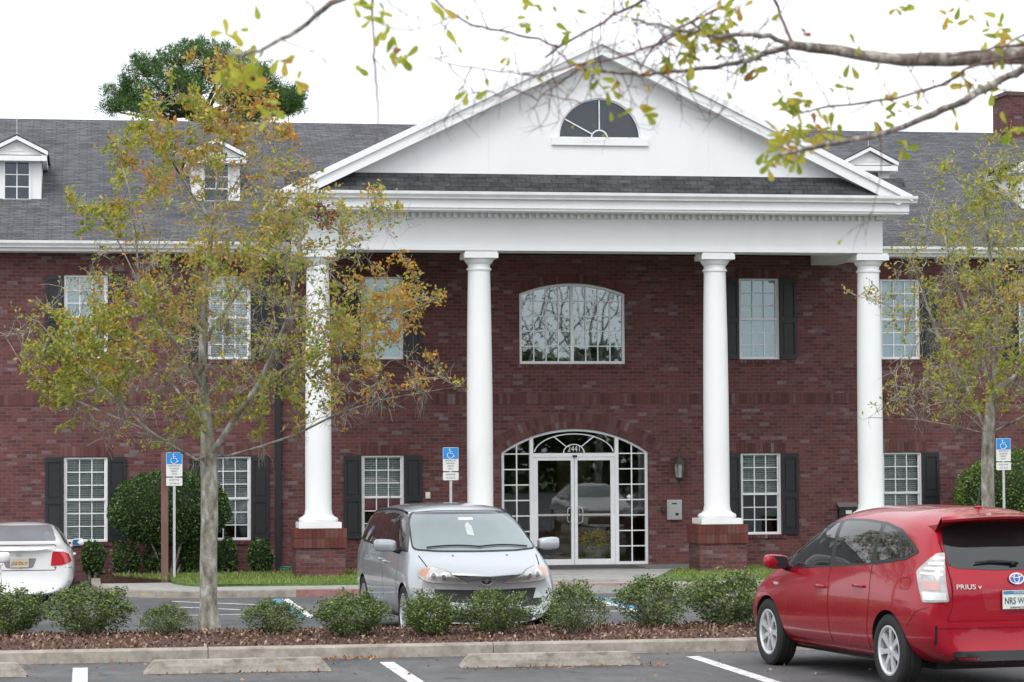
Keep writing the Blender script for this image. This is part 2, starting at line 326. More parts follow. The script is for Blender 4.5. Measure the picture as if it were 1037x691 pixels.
    def build(s, name, mats, parent=None, loc=None, bevel=0, **k):
        o = link(name, s.mesh(name, mats, **k), parent, loc)
        if bevel:
            b = o.modifiers.new('bevel', 'BEVEL'); b.width = bevel; b.segments = 2; b.limit_method = 'ANGLE'; b.angle_limit = radians(40)
        return o
def inside(p, poly):
    x, y = p[0], p[1]; c = False; n = len(poly); j = n - 1
    for i in range(n):
        xi, yi = poly[i]; xj, yj = poly[j]
        if (yi > y) != (yj > y) and x < (xj - xi) * (y - yi) / (yj - yi) + xi: c = not c
        j = i
    return c
def np_inside(P, poly):
    x, y = P[:, 0], P[:, 1]; c = np.zeros(len(P), bool); n = len(poly); j = n - 1
    for i in range(n):
        xi, yi = poly[i]; xj, yj = poly[j]
        if yi != yj: c ^= ((yi > y) != (yj > y)) & (x < (xj - xi) * (y - yi) / (yj - yi) + xi)
        j = i
    return c
def frontal(u, v, d): return (u, d, v)
def rect(x0, x1, z0, z1): return [(x0, z0), (x1, z0), (x1, z1), (x0, z1)]
def leaves(name, P, size, mats, parent=None, aspect=.45, up=.0, mi=None, outdir=None, bend=.25, rng=NPR):
    """One small bent four-sided leaf at every point."""
    P = np.asarray(P, float); n = len(P); size = np.broadcast_to(np.asarray(size, float), (n,)) * rng.uniform(.7, 1.25, n)
    a = rng.normal(size=(n, 3)); a[:, 2] += up
    if outdir is not None: a += outdir * 1.2
    a /= np.linalg.norm(a, axis=1, keepdims=True)
    b = np.cross(a, rng.normal(size=(n, 3))); b /= np.linalg.norm(b, axis=1, keepdims=True); c = np.cross(a, b)
    L = size[:, None]; V = np.empty((n, 4, 3))
    V[:, 0] = P; V[:, 1] = P + a * L * .55 + b * L * aspect * .5 + c * L * bend * .3; V[:, 2] = P + a * L + c * L * bend * .1; V[:, 3] = P + a * L * .55 - b * L * aspect * .5 + c * L * bend * .3
    me = bpy.data.meshes.new(name); me.vertices.add(n * 4); me.vertices.foreach_set('co', V.ravel())
    me.loops.add(n * 4); me.loops.foreach_set('vertex_index', np.arange(n * 4, dtype=np.int32))
    me.polygons.add(n); me.polygons.foreach_set('loop_start', np.arange(0, n * 4, 4, dtype=np.int32)); me.polygons.foreach_set('loop_total', np.full(n, 4, np.int32))
    for m in (mats if isinstance(mats, (list, tuple)) else [mats]): me.materials.append(M[m])
    if mi is not None: me.polygons.foreach_set('material_index', np.asarray(mi, np.int32))
    me.update(calc_edges=True); me.validate()
    return link(name, me, parent)
def text_mesh(name, txt, size, mat, parent, loc, rot=(pi / 2, 0, 0), depth=.002, align='CENTER', xs=1.0):
    cu = bpy.data.curves.new(name, 'FONT'); cu.body = txt; cu.size = size; cu.extrude = depth; cu.align_x = align; cu.align_y = 'CENTER'; cu.resolution_u = 3
    tmp = bpy.data.objects.new('tmp', cu); COL.objects.link(tmp); bpy.context.view_layer.update()
    me = bpy.data.meshes.new_from_object(tmp.evaluated_get(bpy.context.evaluated_depsgraph_get())); me.name = name
    bpy.data.objects.remove(tmp); me.materials.clear(); me.materials.append(M[mat])
    o = link(name, me, parent, loc); o.rotation_euler = rot; o.scale = (xs, 1, 1); return o

# ============================================================ THE GROUND
ROAD = -0.08
def slab(name, poly, z0, z1, mat, sub=None):
    mb = MB(); mb.ext(poly, z0, z1, 'z'); o = mb.build(name, mat); tag(o, kind='structure'); return o
mb = MB(); mb.add([(-900, -900, -.62), (900, -900, -.62), (900, 1500, -.62), (-900, 1500, -.62)], [(0, 1, 2, 3)])
tag(mb.build('ground', 'turf'), kind='structure')
# parking lot in front (z 0) and the drive behind the planting bed (z -0.08, falling to the left bay)
slab('parking_lot', [(-70, -120), (70, -120), (70, -21.02), (-70, -21.02)], -.7, 0, 'asphalt')
def drive_z(x, y):
    a = min(1, max(0, (-9.1 - x) / 1.0)); b = min(1, max(0, (y + 14) / 7)); a = a * a * (3 - 2 * a); b = b * b * (3 - 2 * b)
    return ROAD - .22 * a * b
mb = MB(); xs = [-60, -20, -14] + [-12 + .25 * i for i in range(18)] + [-6, 0, 20, 60]; ys = [-17.8, -16, -15] + [-14 + .5 * i for i in range(15)] + [-6.4, -3, 2]
vs = [(x, y, drive_z(x, y)) for y in ys for x in xs]; nx = len(xs)
mb.add(vs, [(j * nx + i, j * nx + i + 1, (j + 1) * nx + i + 1, (j + 1) * nx + i) for j in range(len(ys) - 1) for i in range(nx - 1)])
tag(mb.build('driveway', 'asphalt', smooth=True), kind='structure')
# planting bed: kerbs with joints, mulch soil
XJ = [-62, -40, -20] + [-14.05 + 3.05 * i for i in range(12)] + [40, 62]
mb = MB()
for a, b in zip(XJ[:-1], XJ[1:]):
    mb.ext([(-21.10, -.3), (-21.075, .115), (-21.05, .135), (-20.93, .138), (-20.90, .12), (-20.90, -.3)], a + .006, b - .006)
mb.box(-62, 62, -21.06, -20.92, -.3, .11)
tag(mb.build('kerb', 'kerb'), kind='structure')
mb = MB()
for a, b in zip(XJ[:-1], XJ[1:]): mb.ext([(-17.86, -.3), (-17.86, .09), (-17.82, .10), (-17.72, .10), (-17.70, .08), (-17.70, -.3)], a + .006, b - .006)
tag(mb.build('back_kerb', 'kerb'), kind='structure')
nxs = 130; mb = MB(); ys = np.linspace(-20.93, -17.84, 14); xs = np.linspace(-30, 24, nxs)
vs = [(x, y, .095 + .05 * sin(pi * (y + 20.93) / 3.1) + .012 * sin(x * 7 + y * 5) * sin(y * 3 - x)) for y in ys for x in xs]
mb.add(vs, [(j * nxs + i, j * nxs + i + 1, (j + 1) * nxs + i + 1, (j + 1) * nxs + i) for j in range(13) for i in range(nxs - 1)])
tag(mb.build('planting_bed', 'soil', smooth=True), kind='structure')
n = 15000; x = NPR.uniform(-12, 3.2, n); y = NPR.uniform(-20.90, -17.88, n)
z = .10 + .05 * np.sin(pi * (y + 20.93) / 3.1) + NPR.uniform(-.005, .02, n)
tag(leaves('mulch_chips', np.c_[x, y, z], .05, 'chip', aspect=.5, bend=.4), 'loose brown bark chips covering the planting bed', 'mulch', kind='stuff')
# fallen leaves on the asphalt, thicker against the kerb and the wheel stops
n = 420; x = NPR.uniform(-11, 3, n); y = -21.12 - NPR.exponential(.35, n); y = np.where(NPR.random(n) < .25, NPR.uniform(-24.8, -21.3, n), y)
x2 = NPR.uniform(-6.9, -6.1, 90); y2 = NPR.uniform(-21.3, -21.1, 90); x3 = np.r_[NPR.uniform(-5.6, -3.4, 120), NPR.uniform(-8.7, -6.7, 60)]; y3 = -22.82 - NPR.exponential(.05, 180)
tag(leaves('fallen_leaves', np.c_[np.r_[x, x2, x3], np.r_[y, y2, y3], np.full(n + 270, .008)], .04, 'litter', aspect=.6, bend=.2), 'small dry brown leaves scattered on the asphalt', 'leaves', kind='stuff')
# far kerb, sidewalk, lawn
def line_off(pts, d):
    out = []
    for i, p in enumerate(pts):
        a = Vector(pts[max(i - 1, 0)]); b = Vector(pts[min(i + 1, len(pts) - 1)]); t = (b - a).normalized(); n = Vector((-t.y, t.x)); out.append((p[0] + n.x * d, p[1] + n.y * d))
    return out
KL = [(-9.15, 1.0), (-9.15, -3.6)] + [(-9.15 + 1.75 * (1 - cos(a)) , -3.6 - 3.1 * sin(a)) for a in [pi / 2 * k / 8 for k in range(1, 9)]] + [(-5.9, -6.72), (-3, -6.85), (0, -7.0), (2.5, -7.1), (30, -7.6)]
def strip(name, pts, o0, o1, z0, z1, mat, i0=0, i1=None, zt2=None):
    A = line_off(pts, o0)[i0:i1]; B = line_off(pts, o1)[i0:i1]; mb = MB(); k = len(A)
    for i in range(k - 1):
        mb.add([(*A[i], z0), (*A[i + 1], z0), (*B[i + 1], z0), (*B[i], z0), (*A[i], z1), (*A[i + 1], z1), (*B[i + 1], zt2 or z1), (*B[i], zt2 or z1)],
               [(4, 5, 6, 7), (0, 1, 5, 4), (2, 3, 7, 6)] + ([(0, 4, 7, 3)] if i == 0 else []) + ([(1, 2, 6, 5)] if i == k - 2 else []))
    return tag(mb.build(name, mat, merge=True), kind='structure')
strip('far_kerb', KL, 0, .16, -.5, .03, 'kerb', 0, 11)
strip('red_kerb', KL, 0, .16, -.5, .032, 'redkerb', 10, 13)
strip('far_kerb', KL, 0, .16, -.5, .03, 'kerb', 12)
strip('sidewalk', KL, .165, 1.35, -.5, .035, 'concrete', 1)
B = line_off(KL, 1.355)[1:]
mb = MB(); nB = len(B)
poly = [b for b in B] + [(30, -.95), (-7.6, -.95)]
mb = MB(); mb.ext(poly, -.5, .075, 'z'); tag(mb.build('lawn', 'turf'), kind='structure')
# mulch strip along the foot of the wall
slab('wall_mulch', [(-9.0, -1.35), (-1.75, -1.35), (-1.75, -.01), (-9.0, -.01)], -.4, .085, 'soil')
slab('wall_mulch', [(2.2, -1.1), (20, -1.1), (20, -.01), (2.2, -.01)], -.4, .085, 'soil')
n = 3500; x = NPR.uniform(-8.9, -1.8, n); y = NPR.uniform(-1.5, -.05, n)
tag(leaves('wall_mulch_chips', np.c_[x, y, np.full(n, .09)], .05, 'chip', aspect=.5), 'brown bark mulch along the foot of the brick wall', 'mulch', kind='stuff')
def lawn_ok(P, mulch=True):
    ok = np_inside(P, [(b[0], b[1]) for b in B] + [(30, -1.3), (-8.8, -1.3)])
    ok &= ~np_inside(P, [(-2.35, -8), (.05, -8), (1.45, -1.8), (2.3, -1.5), (2.3, 0), (-1.8, 0), (-1.8, -1.5)]); return ok
n = 52000; P = np.c_[NPR.uniform(-9.2, 7, n), NPR.uniform(-6.2, -1.2, n)]; P = P[lawn_ok(P)]
tag(leaves('lawn_grass', np.c_[P, np.full(len(P), .06)], .075, 'grass', aspect=.16, up=2.2, bend=.5), 'short green grass in front of the building', 'grass', kind='stuff')
# entrance walk, landing and mat
slab('entrance_walk', [(-2.3, -5.72), (.15, -5.82), (1.4, -1.9), (-1.7, -1.9)], -.3, .09, 'concrete')
slab('walk_apron', [(-2.3, -7.0), (.15, -7.02), (.15, -5.83), (-2.3, -5.73)], -.3, .05, 'concrete')
slab('warning_strip', [(-2.25, -6.93), (.12, -6.98), (.12, -6.42), (-2.25, -6.38)], .0, .055, 'redkerb')
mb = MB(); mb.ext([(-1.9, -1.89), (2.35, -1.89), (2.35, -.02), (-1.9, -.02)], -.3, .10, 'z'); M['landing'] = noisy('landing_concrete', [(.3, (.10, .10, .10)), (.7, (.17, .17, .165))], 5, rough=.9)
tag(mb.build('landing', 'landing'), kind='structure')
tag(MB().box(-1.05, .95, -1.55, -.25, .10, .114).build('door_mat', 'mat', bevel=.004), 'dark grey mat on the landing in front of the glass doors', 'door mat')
# painted markings
def marks(name, quads, z, mat):
    mb = MB()
    for q in quads: mb.add([(x, y, z) for x, y in q], [(0, 1, 2, 3)])
    return tag(mb.build(name, mat), kind='structure')
def lineq(x0, y0, x1, y1, w):
    d = Vector((x1 - x0, y1 - y0)).normalized(); n = Vector((-d.y, d.x)) * w / 2; return [(x0 + n.x, y0 + n.y), (x1 + n.x, y1 + n.y), (x1 - n.x, y1 - n.y), (x0 - n.x, y0 - n.y)]
marks('parking_line', [lineq(x, -21.72, x, -27, .15) for x in (-12.35, -9.28, -6.13, -2.86, .2)], .004, 'paint')
zz = ROAD + .004
marks('stall_line', [lineq(-6.12, -7.3, -6.12, -12.4, .11), lineq(-1.42, -7.3, -1.42, -12.2, .11), lineq(-8.0, -11.4, -7.0, -11.4, .09), lineq(-3.0, -7.7, -1.5, -7.9, .09), lineq(-7.9, -7.6, -6.2, -9.4, .1), lineq(-7.9, -9.2, -6.2, -11.0, .1), lineq(-2.8, -9.2, -1.5, -10.6, .1), lineq(-2.9, -11.0, -1.5, -12.2, .1), lineq(-1.3, -8.6, .6, -7.8, .1), lineq(.9, -7.3, .9, -12.2, .11)], zz, 'paint')
marks('blue_line', [lineq(-6.27, -7.3, -6.27, -12.4, .13), lineq(-1.28, -7.3, -1.28, -12.2, .13)], zz, 'bluepaint')
# wheel stops
def stop_mesh():
    mb = MB(); L = .93
    ring = lambda x, s, h: [(x, -.10 * s, 0), (x, -.085 * s, h * .55), (x, -.06 * s, h), (x, .06 * s, h), (x, .085 * s, h * .55), (x, .10 * s, 0)]
    R = [ring(-L, 1, .02), ring(-L + .1, 1, .135), ring(-L + .14, 1, .14), ring(-.3, 1, .138), ring(.3, 1, .141), ring(L - .14, 1, .14), ring(L - .1, 1, .135), ring(L, 1, .02)]
    vs = [v for r in R for v in r]; fs = [(i * 6 + j, i * 6 + (j + 1) % 6, i * 6 + 6 + (j + 1) % 6, i * 6 + 6 + j) for i in range(7) for j in range(6)] + [tuple(range(6)), tuple(range(42, 48))]
    mb.add(vs, fs); return mb.mesh('wheel_stop', 'stop')
sm = stop_mesh()
for x, y, rz, lab in ((-7.73, -22.66, .004, 'grey concrete wheel stop with a dark mottled face, below the oak trunk'), (-4.56, -22.62, -.006, 'grey concrete wheel stop in front of the silver minivan'), (-10.72, -22.66, 0, 'concrete wheel stop cut off by the left edge')):
    o = link('wheel_stop', sm, None, (x, y, 0)); o.rotation_euler = (0, 0, rz); o.modifiers.new('b', 'BEVEL').width = .012; tag(o, lab, 'wheel stop', 'wheel stops along the kerb')

# ============================================================ THE BUILDING
BL = empty('office_building', (0, 0, 0)); tag(BL, 'two storey red brick office building with a white columned portico', 'building')
XL, XR, ZT, DEP = -17.0, 17.0, 6.0, 14.0
WIN = [-9.25, -6.61, -3.74, 3.57, 6.39, 9.2]; WIN_OUT = [-12.1, -14.9, 12.0, 14.8]
def seg_arch(x0, x1, spring, top, n=18):
    c = (x1 - x0); h = top - spring; R = c * c / (8 * h) + h / 2; xc = (x0 + x1) / 2; zc = top - R
    f = lambda x: zc + sqrt(max(0, R * R - (x - xc) ** 2)); return f, R, xc, zc
AF, AR, AXC, AZC = seg_arch(-1.12, .93, 5.26, 5.46)
DF, DR, DXC, DZC = seg_arch(-1.48, 1.36, 2.24, 2.69)
def arch_poly(x0, x1, z0, f, n=20): return [(x0, z0), (x1, z0)] + [(x1 + (x0 - x1) * i / n, f(x1 + (x0 - x1) * i / n)) for i in range(n + 1)]
holes = []
for wx in WIN + WIN_OUT:
    holes += [rect(wx - .40, wx + .40, .64, 2.20), rect(wx - .40, wx + .40, 4.01, 5.57)]
holes += [arch_poly(-1.12, .93, 3.92, AF), arch_poly(-1.48, 1.36, .10, DF)]
mb = MB(); mb.plate(rect(XL, XR, -.6, ZT), holes, frontal, 0, .26)
mb.box(XL, XL + .3, .262, DEP, -.6, ZT); mb.box(XR - .3, XR, .262, DEP, -.6, ZT); mb.box(XL, XR, DEP, DEP + .3, -.6, ZT)
for gx in (XL, XR - .3):      # gable ends
    mb.ext([(-.3, 6.003), (14.5, 6.003), (7.05, 9.2)], gx, gx + .3, 'x')
mb.build('brick_wall', 'brick', BL)
# floors and inner walls, so that the glass looks into rooms
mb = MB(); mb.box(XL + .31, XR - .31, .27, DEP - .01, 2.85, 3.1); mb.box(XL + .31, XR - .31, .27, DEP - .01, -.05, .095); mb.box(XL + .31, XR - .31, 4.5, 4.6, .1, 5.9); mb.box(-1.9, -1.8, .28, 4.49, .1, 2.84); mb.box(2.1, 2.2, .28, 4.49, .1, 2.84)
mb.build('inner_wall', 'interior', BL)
# soldier course, window heads, voussoirs: bricks on edge
mb = MB(); x = XL
while x < XR:
    w = .068
    if not (-1.5 < x < 1.4 and False): mb.box(x, x + w, -.010, .02, 3.16, 3.355)
    x += .0755
for x0 in WIN + WIN_OUT:
    for z in (2.215, 5.585):
        k = 0; xx = x0 - .47
        while xx < x0 + .44:
            mb.box(xx, xx + .066, -.007, .02, z, z + .18); xx += .0745
    for z in (.64, 4.01):                                       # rowlock sill
        xx = x0 - .47
        while xx < x0 + .44:
            mb.box(xx, xx + .066, -.03, .05, z - .075, z - .008); xx += .0745
def vous(R, xc, zc, a0, a1, r0, r1, st=.0745):
    a = a0; da = st / R
    while a < a1:
        b = a + da * .9; P = [(xc + r * sin(t), zc + r * cos(t)) for r, t in ((r0, a), (r1, a), (r1, b), (r0, b))]
        mb.ext(P, -.009, .02, 'y'); a += da
am = math.asin(1.46 / DR)
vous(DR, DXC, DZC, -am, am, DR + .012, DR + .125); vous(DR, DXC, DZC, -am * 1.04, am * 1.04, DR + .137, DR + .30)
am2 = math.asin(1.03 / AR); vous(AR, AXC, AZC, -am2, am2, AR + .012, AR + .17)
xx = -1.15
while xx < .95: mb.box(xx, xx + .066, -.03, .05, 3.845, 3.912); xx += .0745
mb.build('brick_course', 'soldier', BL)
mb = MB(); mb.box(XL, XR, -.004, -.001, 3.155, 3.36)
R0, R1 = DR + .002, DR + .31; pts = [(DXC + R1 * sin(a), DZC + R1 * cos(a)) for a in np.linspace(-am * 1.04, am * 1.04, 30)] + [(DXC + R0 * sin(a), DZC + R0 * cos(a)) for a in np.linspace(am, -am, 30)]
mb.plate(pts, [], frontal, -.004, -.001); mb.build('mortar_bed', 'mortar', BL)

# windows ------------------------------------------------------
def muntins(mb, x0, x1, z0, z1, nx, nz, y, w=.018, d=.02):
    for i in range(1, nx): xx = x0 + (x1 - x0) * i / nx; mb.box(xx - w / 2, xx + w / 2, y, y + d, z0, z1)
    for j in range(1, nz): zz = z0 + (z1 - z0) * j / nz; mb.box(x0, x1, y + .001, y + d - .001, zz - w / 2, zz + w / 2)
def win_frame():
    mb = MB(); W2, H = .398, 1.556
    mb.box(-W2, -W2 + .035, .03, .12, 0, H); mb.box(W2 - .035, W2, .03, .12, 0, H); mb.box(-W2 + .035, W2 - .035, .03, .12, H - .032, H); mb.box(-W2 - .0, W2, .012, .029, 0, .03); mb.box(-W2 + .035, W2 - .035, .03, .12, 0, .045)
    mb.box(-W2 + .036, W2 - .036, .045, .10, H / 2 - .022, H / 2 + .022)
    for z0, z1, y in ((.045, H / 2 - .022, .075), (H / 2 + .022, H - .032, .06)):
        mb.box(-W2 + .036, -W2 + .06, y, y + .03, z0, z1); mb.box(W2 - .06, W2 - .036, y, y + .03, z0, z1)
        muntins(mb, -W2 + .06, W2 - .06, z0, z1, 3, 3, y)
    return mb.mesh('window', 'vinyl')
wf = win_frame()
def pane_mesh(mat): return MB().box(-.36, .36, .092, .097, .04, 1.53).mesh('pane', mat)
pg, pu = pane_mesh('glass'), pane_mesh('glass_up')
def blind_mesh(tilt, z0=.05, pitch=.042, seed=0):
    mb = MB(); z = 1.5; r = random.Random(seed)
    mb.box(-.35, .35, .15, .20, 1.49, 1.53)
    while z > z0:
        dz = .02 * tilt + r.uniform(-.002, .002); sk = r.uniform(-.002, .002)
        mb.add([(-.35, .155, z - dz + sk), (.35, .155, z - dz - sk), (.35, .185, z + dz - sk), (-.35, .185, z + dz + sk), (-.35, .155, z - dz + sk + .003), (.35, .155, z - dz - sk + .003), (.35, .185, z + dz - sk + .003), (-.35, .185, z + dz + sk + .003)],
               [(0, 3, 2, 1), (4, 5, 6, 7), (0, 1, 5, 4), (1, 2, 6, 5), (2, 3, 7, 6), (3, 0, 4, 7)]); z -= pitch
    for x in (-.2, .2): mb.box(x - .004, x + .004, .15, .153, z0, 1.5)
    return mb
bl_open = blind_mesh(.75).mesh('blind', 'blind'); bl_closed = blind_mesh(1.0, seed=2).mesh('blind', 'blind'); bl_half = blind_mesh(.7, .75, seed=3).mesh('blind', 'blind'); bl_low = blind_mesh(.8, .3, seed=5).mesh('blind', 'blind')
shade = MB().box(-.35, .35, .16, .17, .03, 1.52).mesh('blind', 'shade')
def shutter_mesh():
    mb = MB(); mb.plate(rect(-.165, .165, 0, 1.56), [rect(-.115, .115, .09, .70), rect(-.115, .115, .80, 1.47)], frontal, -.045, -.004)
    mb.box(-.115, .115, -.020, -.006, .09, .70); mb.box(-.115, .115, -.020, -.006, .80, 1.47)
    mb.box(-.09, .09, -.034, -.0205, .125, .665); mb.box(-.09, .09, -.034, -.0205, .835, 1.435)
    return mb.mesh('shutter', 'shutter')
shm = shutter_mesh()
for k, wx in enumerate(WIN + WIN_OUT):
    for z, lower in ((.642, True), (4.012, False)):
        w = link('window', wf, BL, (wx, 0, z)); link('pane', pg if lower else pu, w)
        if lower: b = [bl_open, bl_low, bl_half, bl_half, bl_open, bl_open][k % 6]
        else: b = [bl_closed, bl_open, shade, shade, shade, shade][k % 6]
        link('blind', b, w)
        for s in (-1, 1): link('shutter', shm, BL, (wx + s * .572, 0, z + .0))
# arched window over the entrance
mb = MB(); y0 = .05
mb.plate(arch_poly(-1.115, .925, 3.922, lambda x: AF(x) - .003), [arch_poly(-1.07, -.125, 3.975, lambda x: AF(x) - .05), arch_poly(-.065, .88, 3.975, lambda x: AF(x) - .05)], frontal, .035, .11)
for i in range(1, 4):
    for a in (-1.07, -.065):
        xx = a + .945 * i / 4; mb.box(xx - .010, xx + .010, .06, .08, 3.975, AF(xx) - .05)
for j in range(1, 5):
    zz = 3.975 + .287 * j
    for a in (-1.07, -.065): mb.box(a, a + .945, .061, .079, zz - .010, zz + .010)
w = mb.build('arched_window', 'vinyl', BL)
MB().plate(arch_poly(-1.08, .89, 3.96, lambda x: AF(x) - .045), [], frontal, .085, .09).build('pane', 'glass_arch', w)
# entrance: sidelights, transom, doors
mb = MB(); T0, T1 = 2.15, 2.225
mb.plate(arch_poly(-1.475, 1.355, .102, lambda x: DF(x) - .004), [
    arch_poly(-1.425, -.93, .155, lambda x: DF(x) - .05), arch_poly(.79, 1.305, .155, lambda x: DF(x) - .05),
    arch_poly(-.86, .72, T1, lambda x: DF(x) - .05), rect(-.86, .72, .102 + .001, T0)], frontal, .05, .15)
for a, b in ((-1.425, -.93), (.79, 1.305)):
    xm = (a + b) / 2; mb.box(xm - .012, xm + .012, .07, .09, .155, DF(xm) - .05)
    for j in range(1, 8):
        zz = .155 + j * .294
        if zz < 2.3: mb.box(a, b, .071, .089, zz - .011, zz + .011)
# fan of the transom
fxc, fz = -.07, T1
for R, w_ in ((.0, 0),):
    pass
def arcbar(mb, xc, zc, rx, rz, w, a0, a1, y0, y1, n=20):
    A = [(xc + (rx + w / 2) * cos(a), zc + (rz + w / 2) * sin(a)) for a in np.linspace(a0, a1, n)]; Bp = [(xc + (rx - w / 2) * cos(a), zc + (rz - w / 2) * sin(a)) for a in np.linspace(a1, a0, n)]
    for i in range(n - 1): mb.ext([A[i], A[i + 1], Bp[n - 2 - i], Bp[n - 1 - i]], y0, y1, 'y')
arcbar(mb, fxc, fz - .02, .77, .385, .018, .12, pi - .12, .07, .09)
arcbar(mb, fxc, fz, .20, .165, .018, 0, pi, .068, .088)
for sx in (-1, 1): mb.add([(fxc + sx * (.13 + q) , y, fz + z) for q, z, y in ((.012, .13, .071), (.26, .33, .071), (.275, .315, .071), (.025, .12, .071), (.012, .13, .087), (.26, .33, .087), (.275, .315, .087), (.025, .12, .087))], [(0, 1, 2, 3), (7, 6, 5, 4), (0, 4, 5, 1), (1, 5, 6, 2), (2, 6, 7, 3), (3, 7, 4, 0)])
ent = mb.build('entrance_frame', 'vinyl', BL)
MB().plate(arch_poly(-1.44, 1.32, T1 - .02, lambda x: DF(x) - .03), [], frontal, .10, .105).build('transom_pane', 'glass_door', ent)
for a, b in ((-1.44, -.91), (.77, 1.32)): MB().box(a, b, .10, .105, .13, T1 - .021).build('sidelight_pane', 'glass_door', ent)
text_mesh('house_number', '2441', .155, 'sign_white', ent, (fxc + .005, .066, fz + .075), xs=.85)
MB().box(fxc - .03, fxc + .05, .02, .048, T0 - .005, T0 + .035).build('door_closer', 'black', ent)
MB().add([(1.0, .098, 1.44), (1.05, .098, 1.39), (1.0, .098, 1.34), (.95, .098, 1.39)], [(0, 1, 2, 3)]).build('window_sticker', 'sign_white', ent)
for s, a, b in ((-1, -.858, -.074), (1, -.066, .718)):
    mb = MB(); mb.plate(rect(a, b, .106, T0 - .004), [rect(a + (.085 if s < 0 else .06), b - (.06 if s < 0 else .085), .21, T0 - .065)], frontal, .06, .105)
    d = mb.build('door', 'vinyl', BL, bevel=.003)
    MB().box(a + .055, b - .055, .08, .086, .20, T0 - .055).build('pane', 'glass_door', d)
    hx = -.07 + s * .065; mb = MB()
    mb.tube([(hx, .05, 1.20), (hx + s * .01, .0, 1.20), (hx + s * .075, -.01, 1.17), (hx + s * .085, -.01, 1.08), (hx + s * .085, -.01, .98), (hx + s * .075, -.01, .92), (hx + s * .01, 0, .89), (hx, .05, .89)], .010, 6)
    mb.build('handle', 'steel', d, smooth=True)
    MB().box(a + .08, b - .08, .072, .079, 1.03, 1.07).build('push_bar', 'steel', d)
# things seen through the doors
tag(MB().box(.15, 1.3, 3.4, 4.0, .1, 1.0).box(.1, 1.35, 3.35, 4.05, 1.0, 1.05).box(.3, 1.0, 3.9, 4.0, 1.4, 2.2).build('reception_desk', noisy('desk_wood', [(.3, (.16, .08, .03)), (.7, (.28, .15, .06))], 5, rough=.5)), 'wooden reception desk behind the glass doors', 'desk')

t = empty('flower_planter', (.42, .55, .1)); t.scale = (1.15, .8, 1.0); tag(t, 'planter of yellow flowers standing inside the right glass door', 'planter')
MB().lathe([(0, 0), (.16, 0), (.21, .26), (.22, .28), (.19, .28), (0, .25)], 20).build('pot', 'kerb', t, smooth=True, angle=40)
v = NPR.normal(size=(500, 3)); v /= np.linalg.norm(v, axis=1, keepdims=True); M['petal'] = island('yellow_petal', [(0, (.10, .18, .03)), (.4, (.80, .62, .05)), (1, (.95, .80, .10))], .6, .3)
leaves('flowers', v * np.array([.30, .25, .24]) * NPR.uniform(.6, 1, (500, 1)) + np.array([0, 0, .44]), .07, 'petal', t)

# portico ------------------------------------------------------
CX0 = -.20
COLX = [-5.19, -2.30, 2.03, 4.92]; CY0 = -2.75
def column_mesh():
    mb = MB()
    prof = [(0, 1.16), (.245, 1.16), (.243, 1.2), (.232, 1.26), (.232, 2.2), (.229, 3.3), (.218, 4.4), (.200, 5.42), (.200, 5.49), (.222, 5.495), (.222, 5.53), (.200, 5.535), (.200, 5.60), (.215, 5.605), (.235, 5.63), (.262, 5.67), (.268, 5.70), (0, 5.70)]
    mb.lathe(prof, 32); return mb.mesh('column', 'white', smooth=True, angle=35)
cm = column_mesh()
base = MB(); base.lathe([(0, 1.03), (.33, 1.03), (.345, 1.05), (.35, 1.075), (.335, 1.10), (.30, 1.12), (.27, 1.135), (.262, 1.16), (0, 1.16)], 32); base.box(-.375, .375, -.375, .375, .925, 1.029)
bm_ = base.mesh('base', 'white', smooth=True, angle=35); ab = MB().box(-.305, .305, -.305, .305, 5.701, 5.79).box(-.29, .29, -.29, .29, 5.79, 5.829).mesh('capital', 'white')
pedm = MB().box(-.43, .43, -.43, .43, -.1, .58).mesh('pedestal', 'brick')
mb = MB()
for side in range(4):
    Rm = Matrix.Rotation(side * pi / 2, 3, 'Z')
    for z0, z1 in ((.585, .745), (.76, .92)):
        n = 12; w = .92 / n
        for i in range(n):
            b = MB().box(-.46 + i * w + .003, -.46 + (i + 1) * w - .003, -.462, -.38, z0, z1)
            mb.add([tuple(Rm @ Vector(v)) for v in b.v], b.f)
pcap = mb.mesh('pedestal_cap', 'pedestal_brick', merge=False); pcore = MB().box(-.452, .452, -.452, .452, .58, .918).mesh('pedestal_core', 'mortar')
for x in COLX:
    c = link('column', cm, BL, (x, CY0, 0)); link('base', bm_, c); link('capital', ab, c)
    p = link('pedestal', pedm, BL, (x, CY0, 0)); link('pedestal_cap', pcap, p); link('mortar', pcore, p)
# entablature
EX0, EX1 = CX0 - 5.29, CX0 + 5.31
mb = MB(); mb.box(EX0, EX1, -3.05, -2.45, 5.83, 6.40)
mb.box(EX0, EX0 + .5, -2.449, -.005, 5.83, 6.40); mb.box(EX1 - .5, EX1, -2.449, -.005, 5.83, 6.40)
mb.box(EX0 - .01, EX1 + .01, -3.06, -.004, 6.40, 6.4255); mb.box(EX0 + .01, EX1 - .01, -3.062, -3.051, 5.83, 5.90)
mb.build('frieze', 'white_stucco', BL)
mb = MB(); mb.box(EX0 - .02, EX1 + .02, -3.055, -.004, 6.426, 6.50); x = EX0 + .2
while x < EX1 - .2: mb.box(x, x + .062, -3.115, -3.0605, 6.41, 6.497); x += .124
for xa, xb in ((EX0 - .04, EX0 + .14), (EX1 - .14, EX1 + .04)): mb.box(xa, xb, -3.15, -3.0705, 6.43, 6.499)
mb.build('dentil_course', 'white', BL)
MB().box(EX0 + .49, EX1 - .49, -2.46, -.01, 6.09, 6.12).build('portico_ceiling', 'white', BL)
GX0, GX1 = CX0 - 5.66, CX0 + 5.66
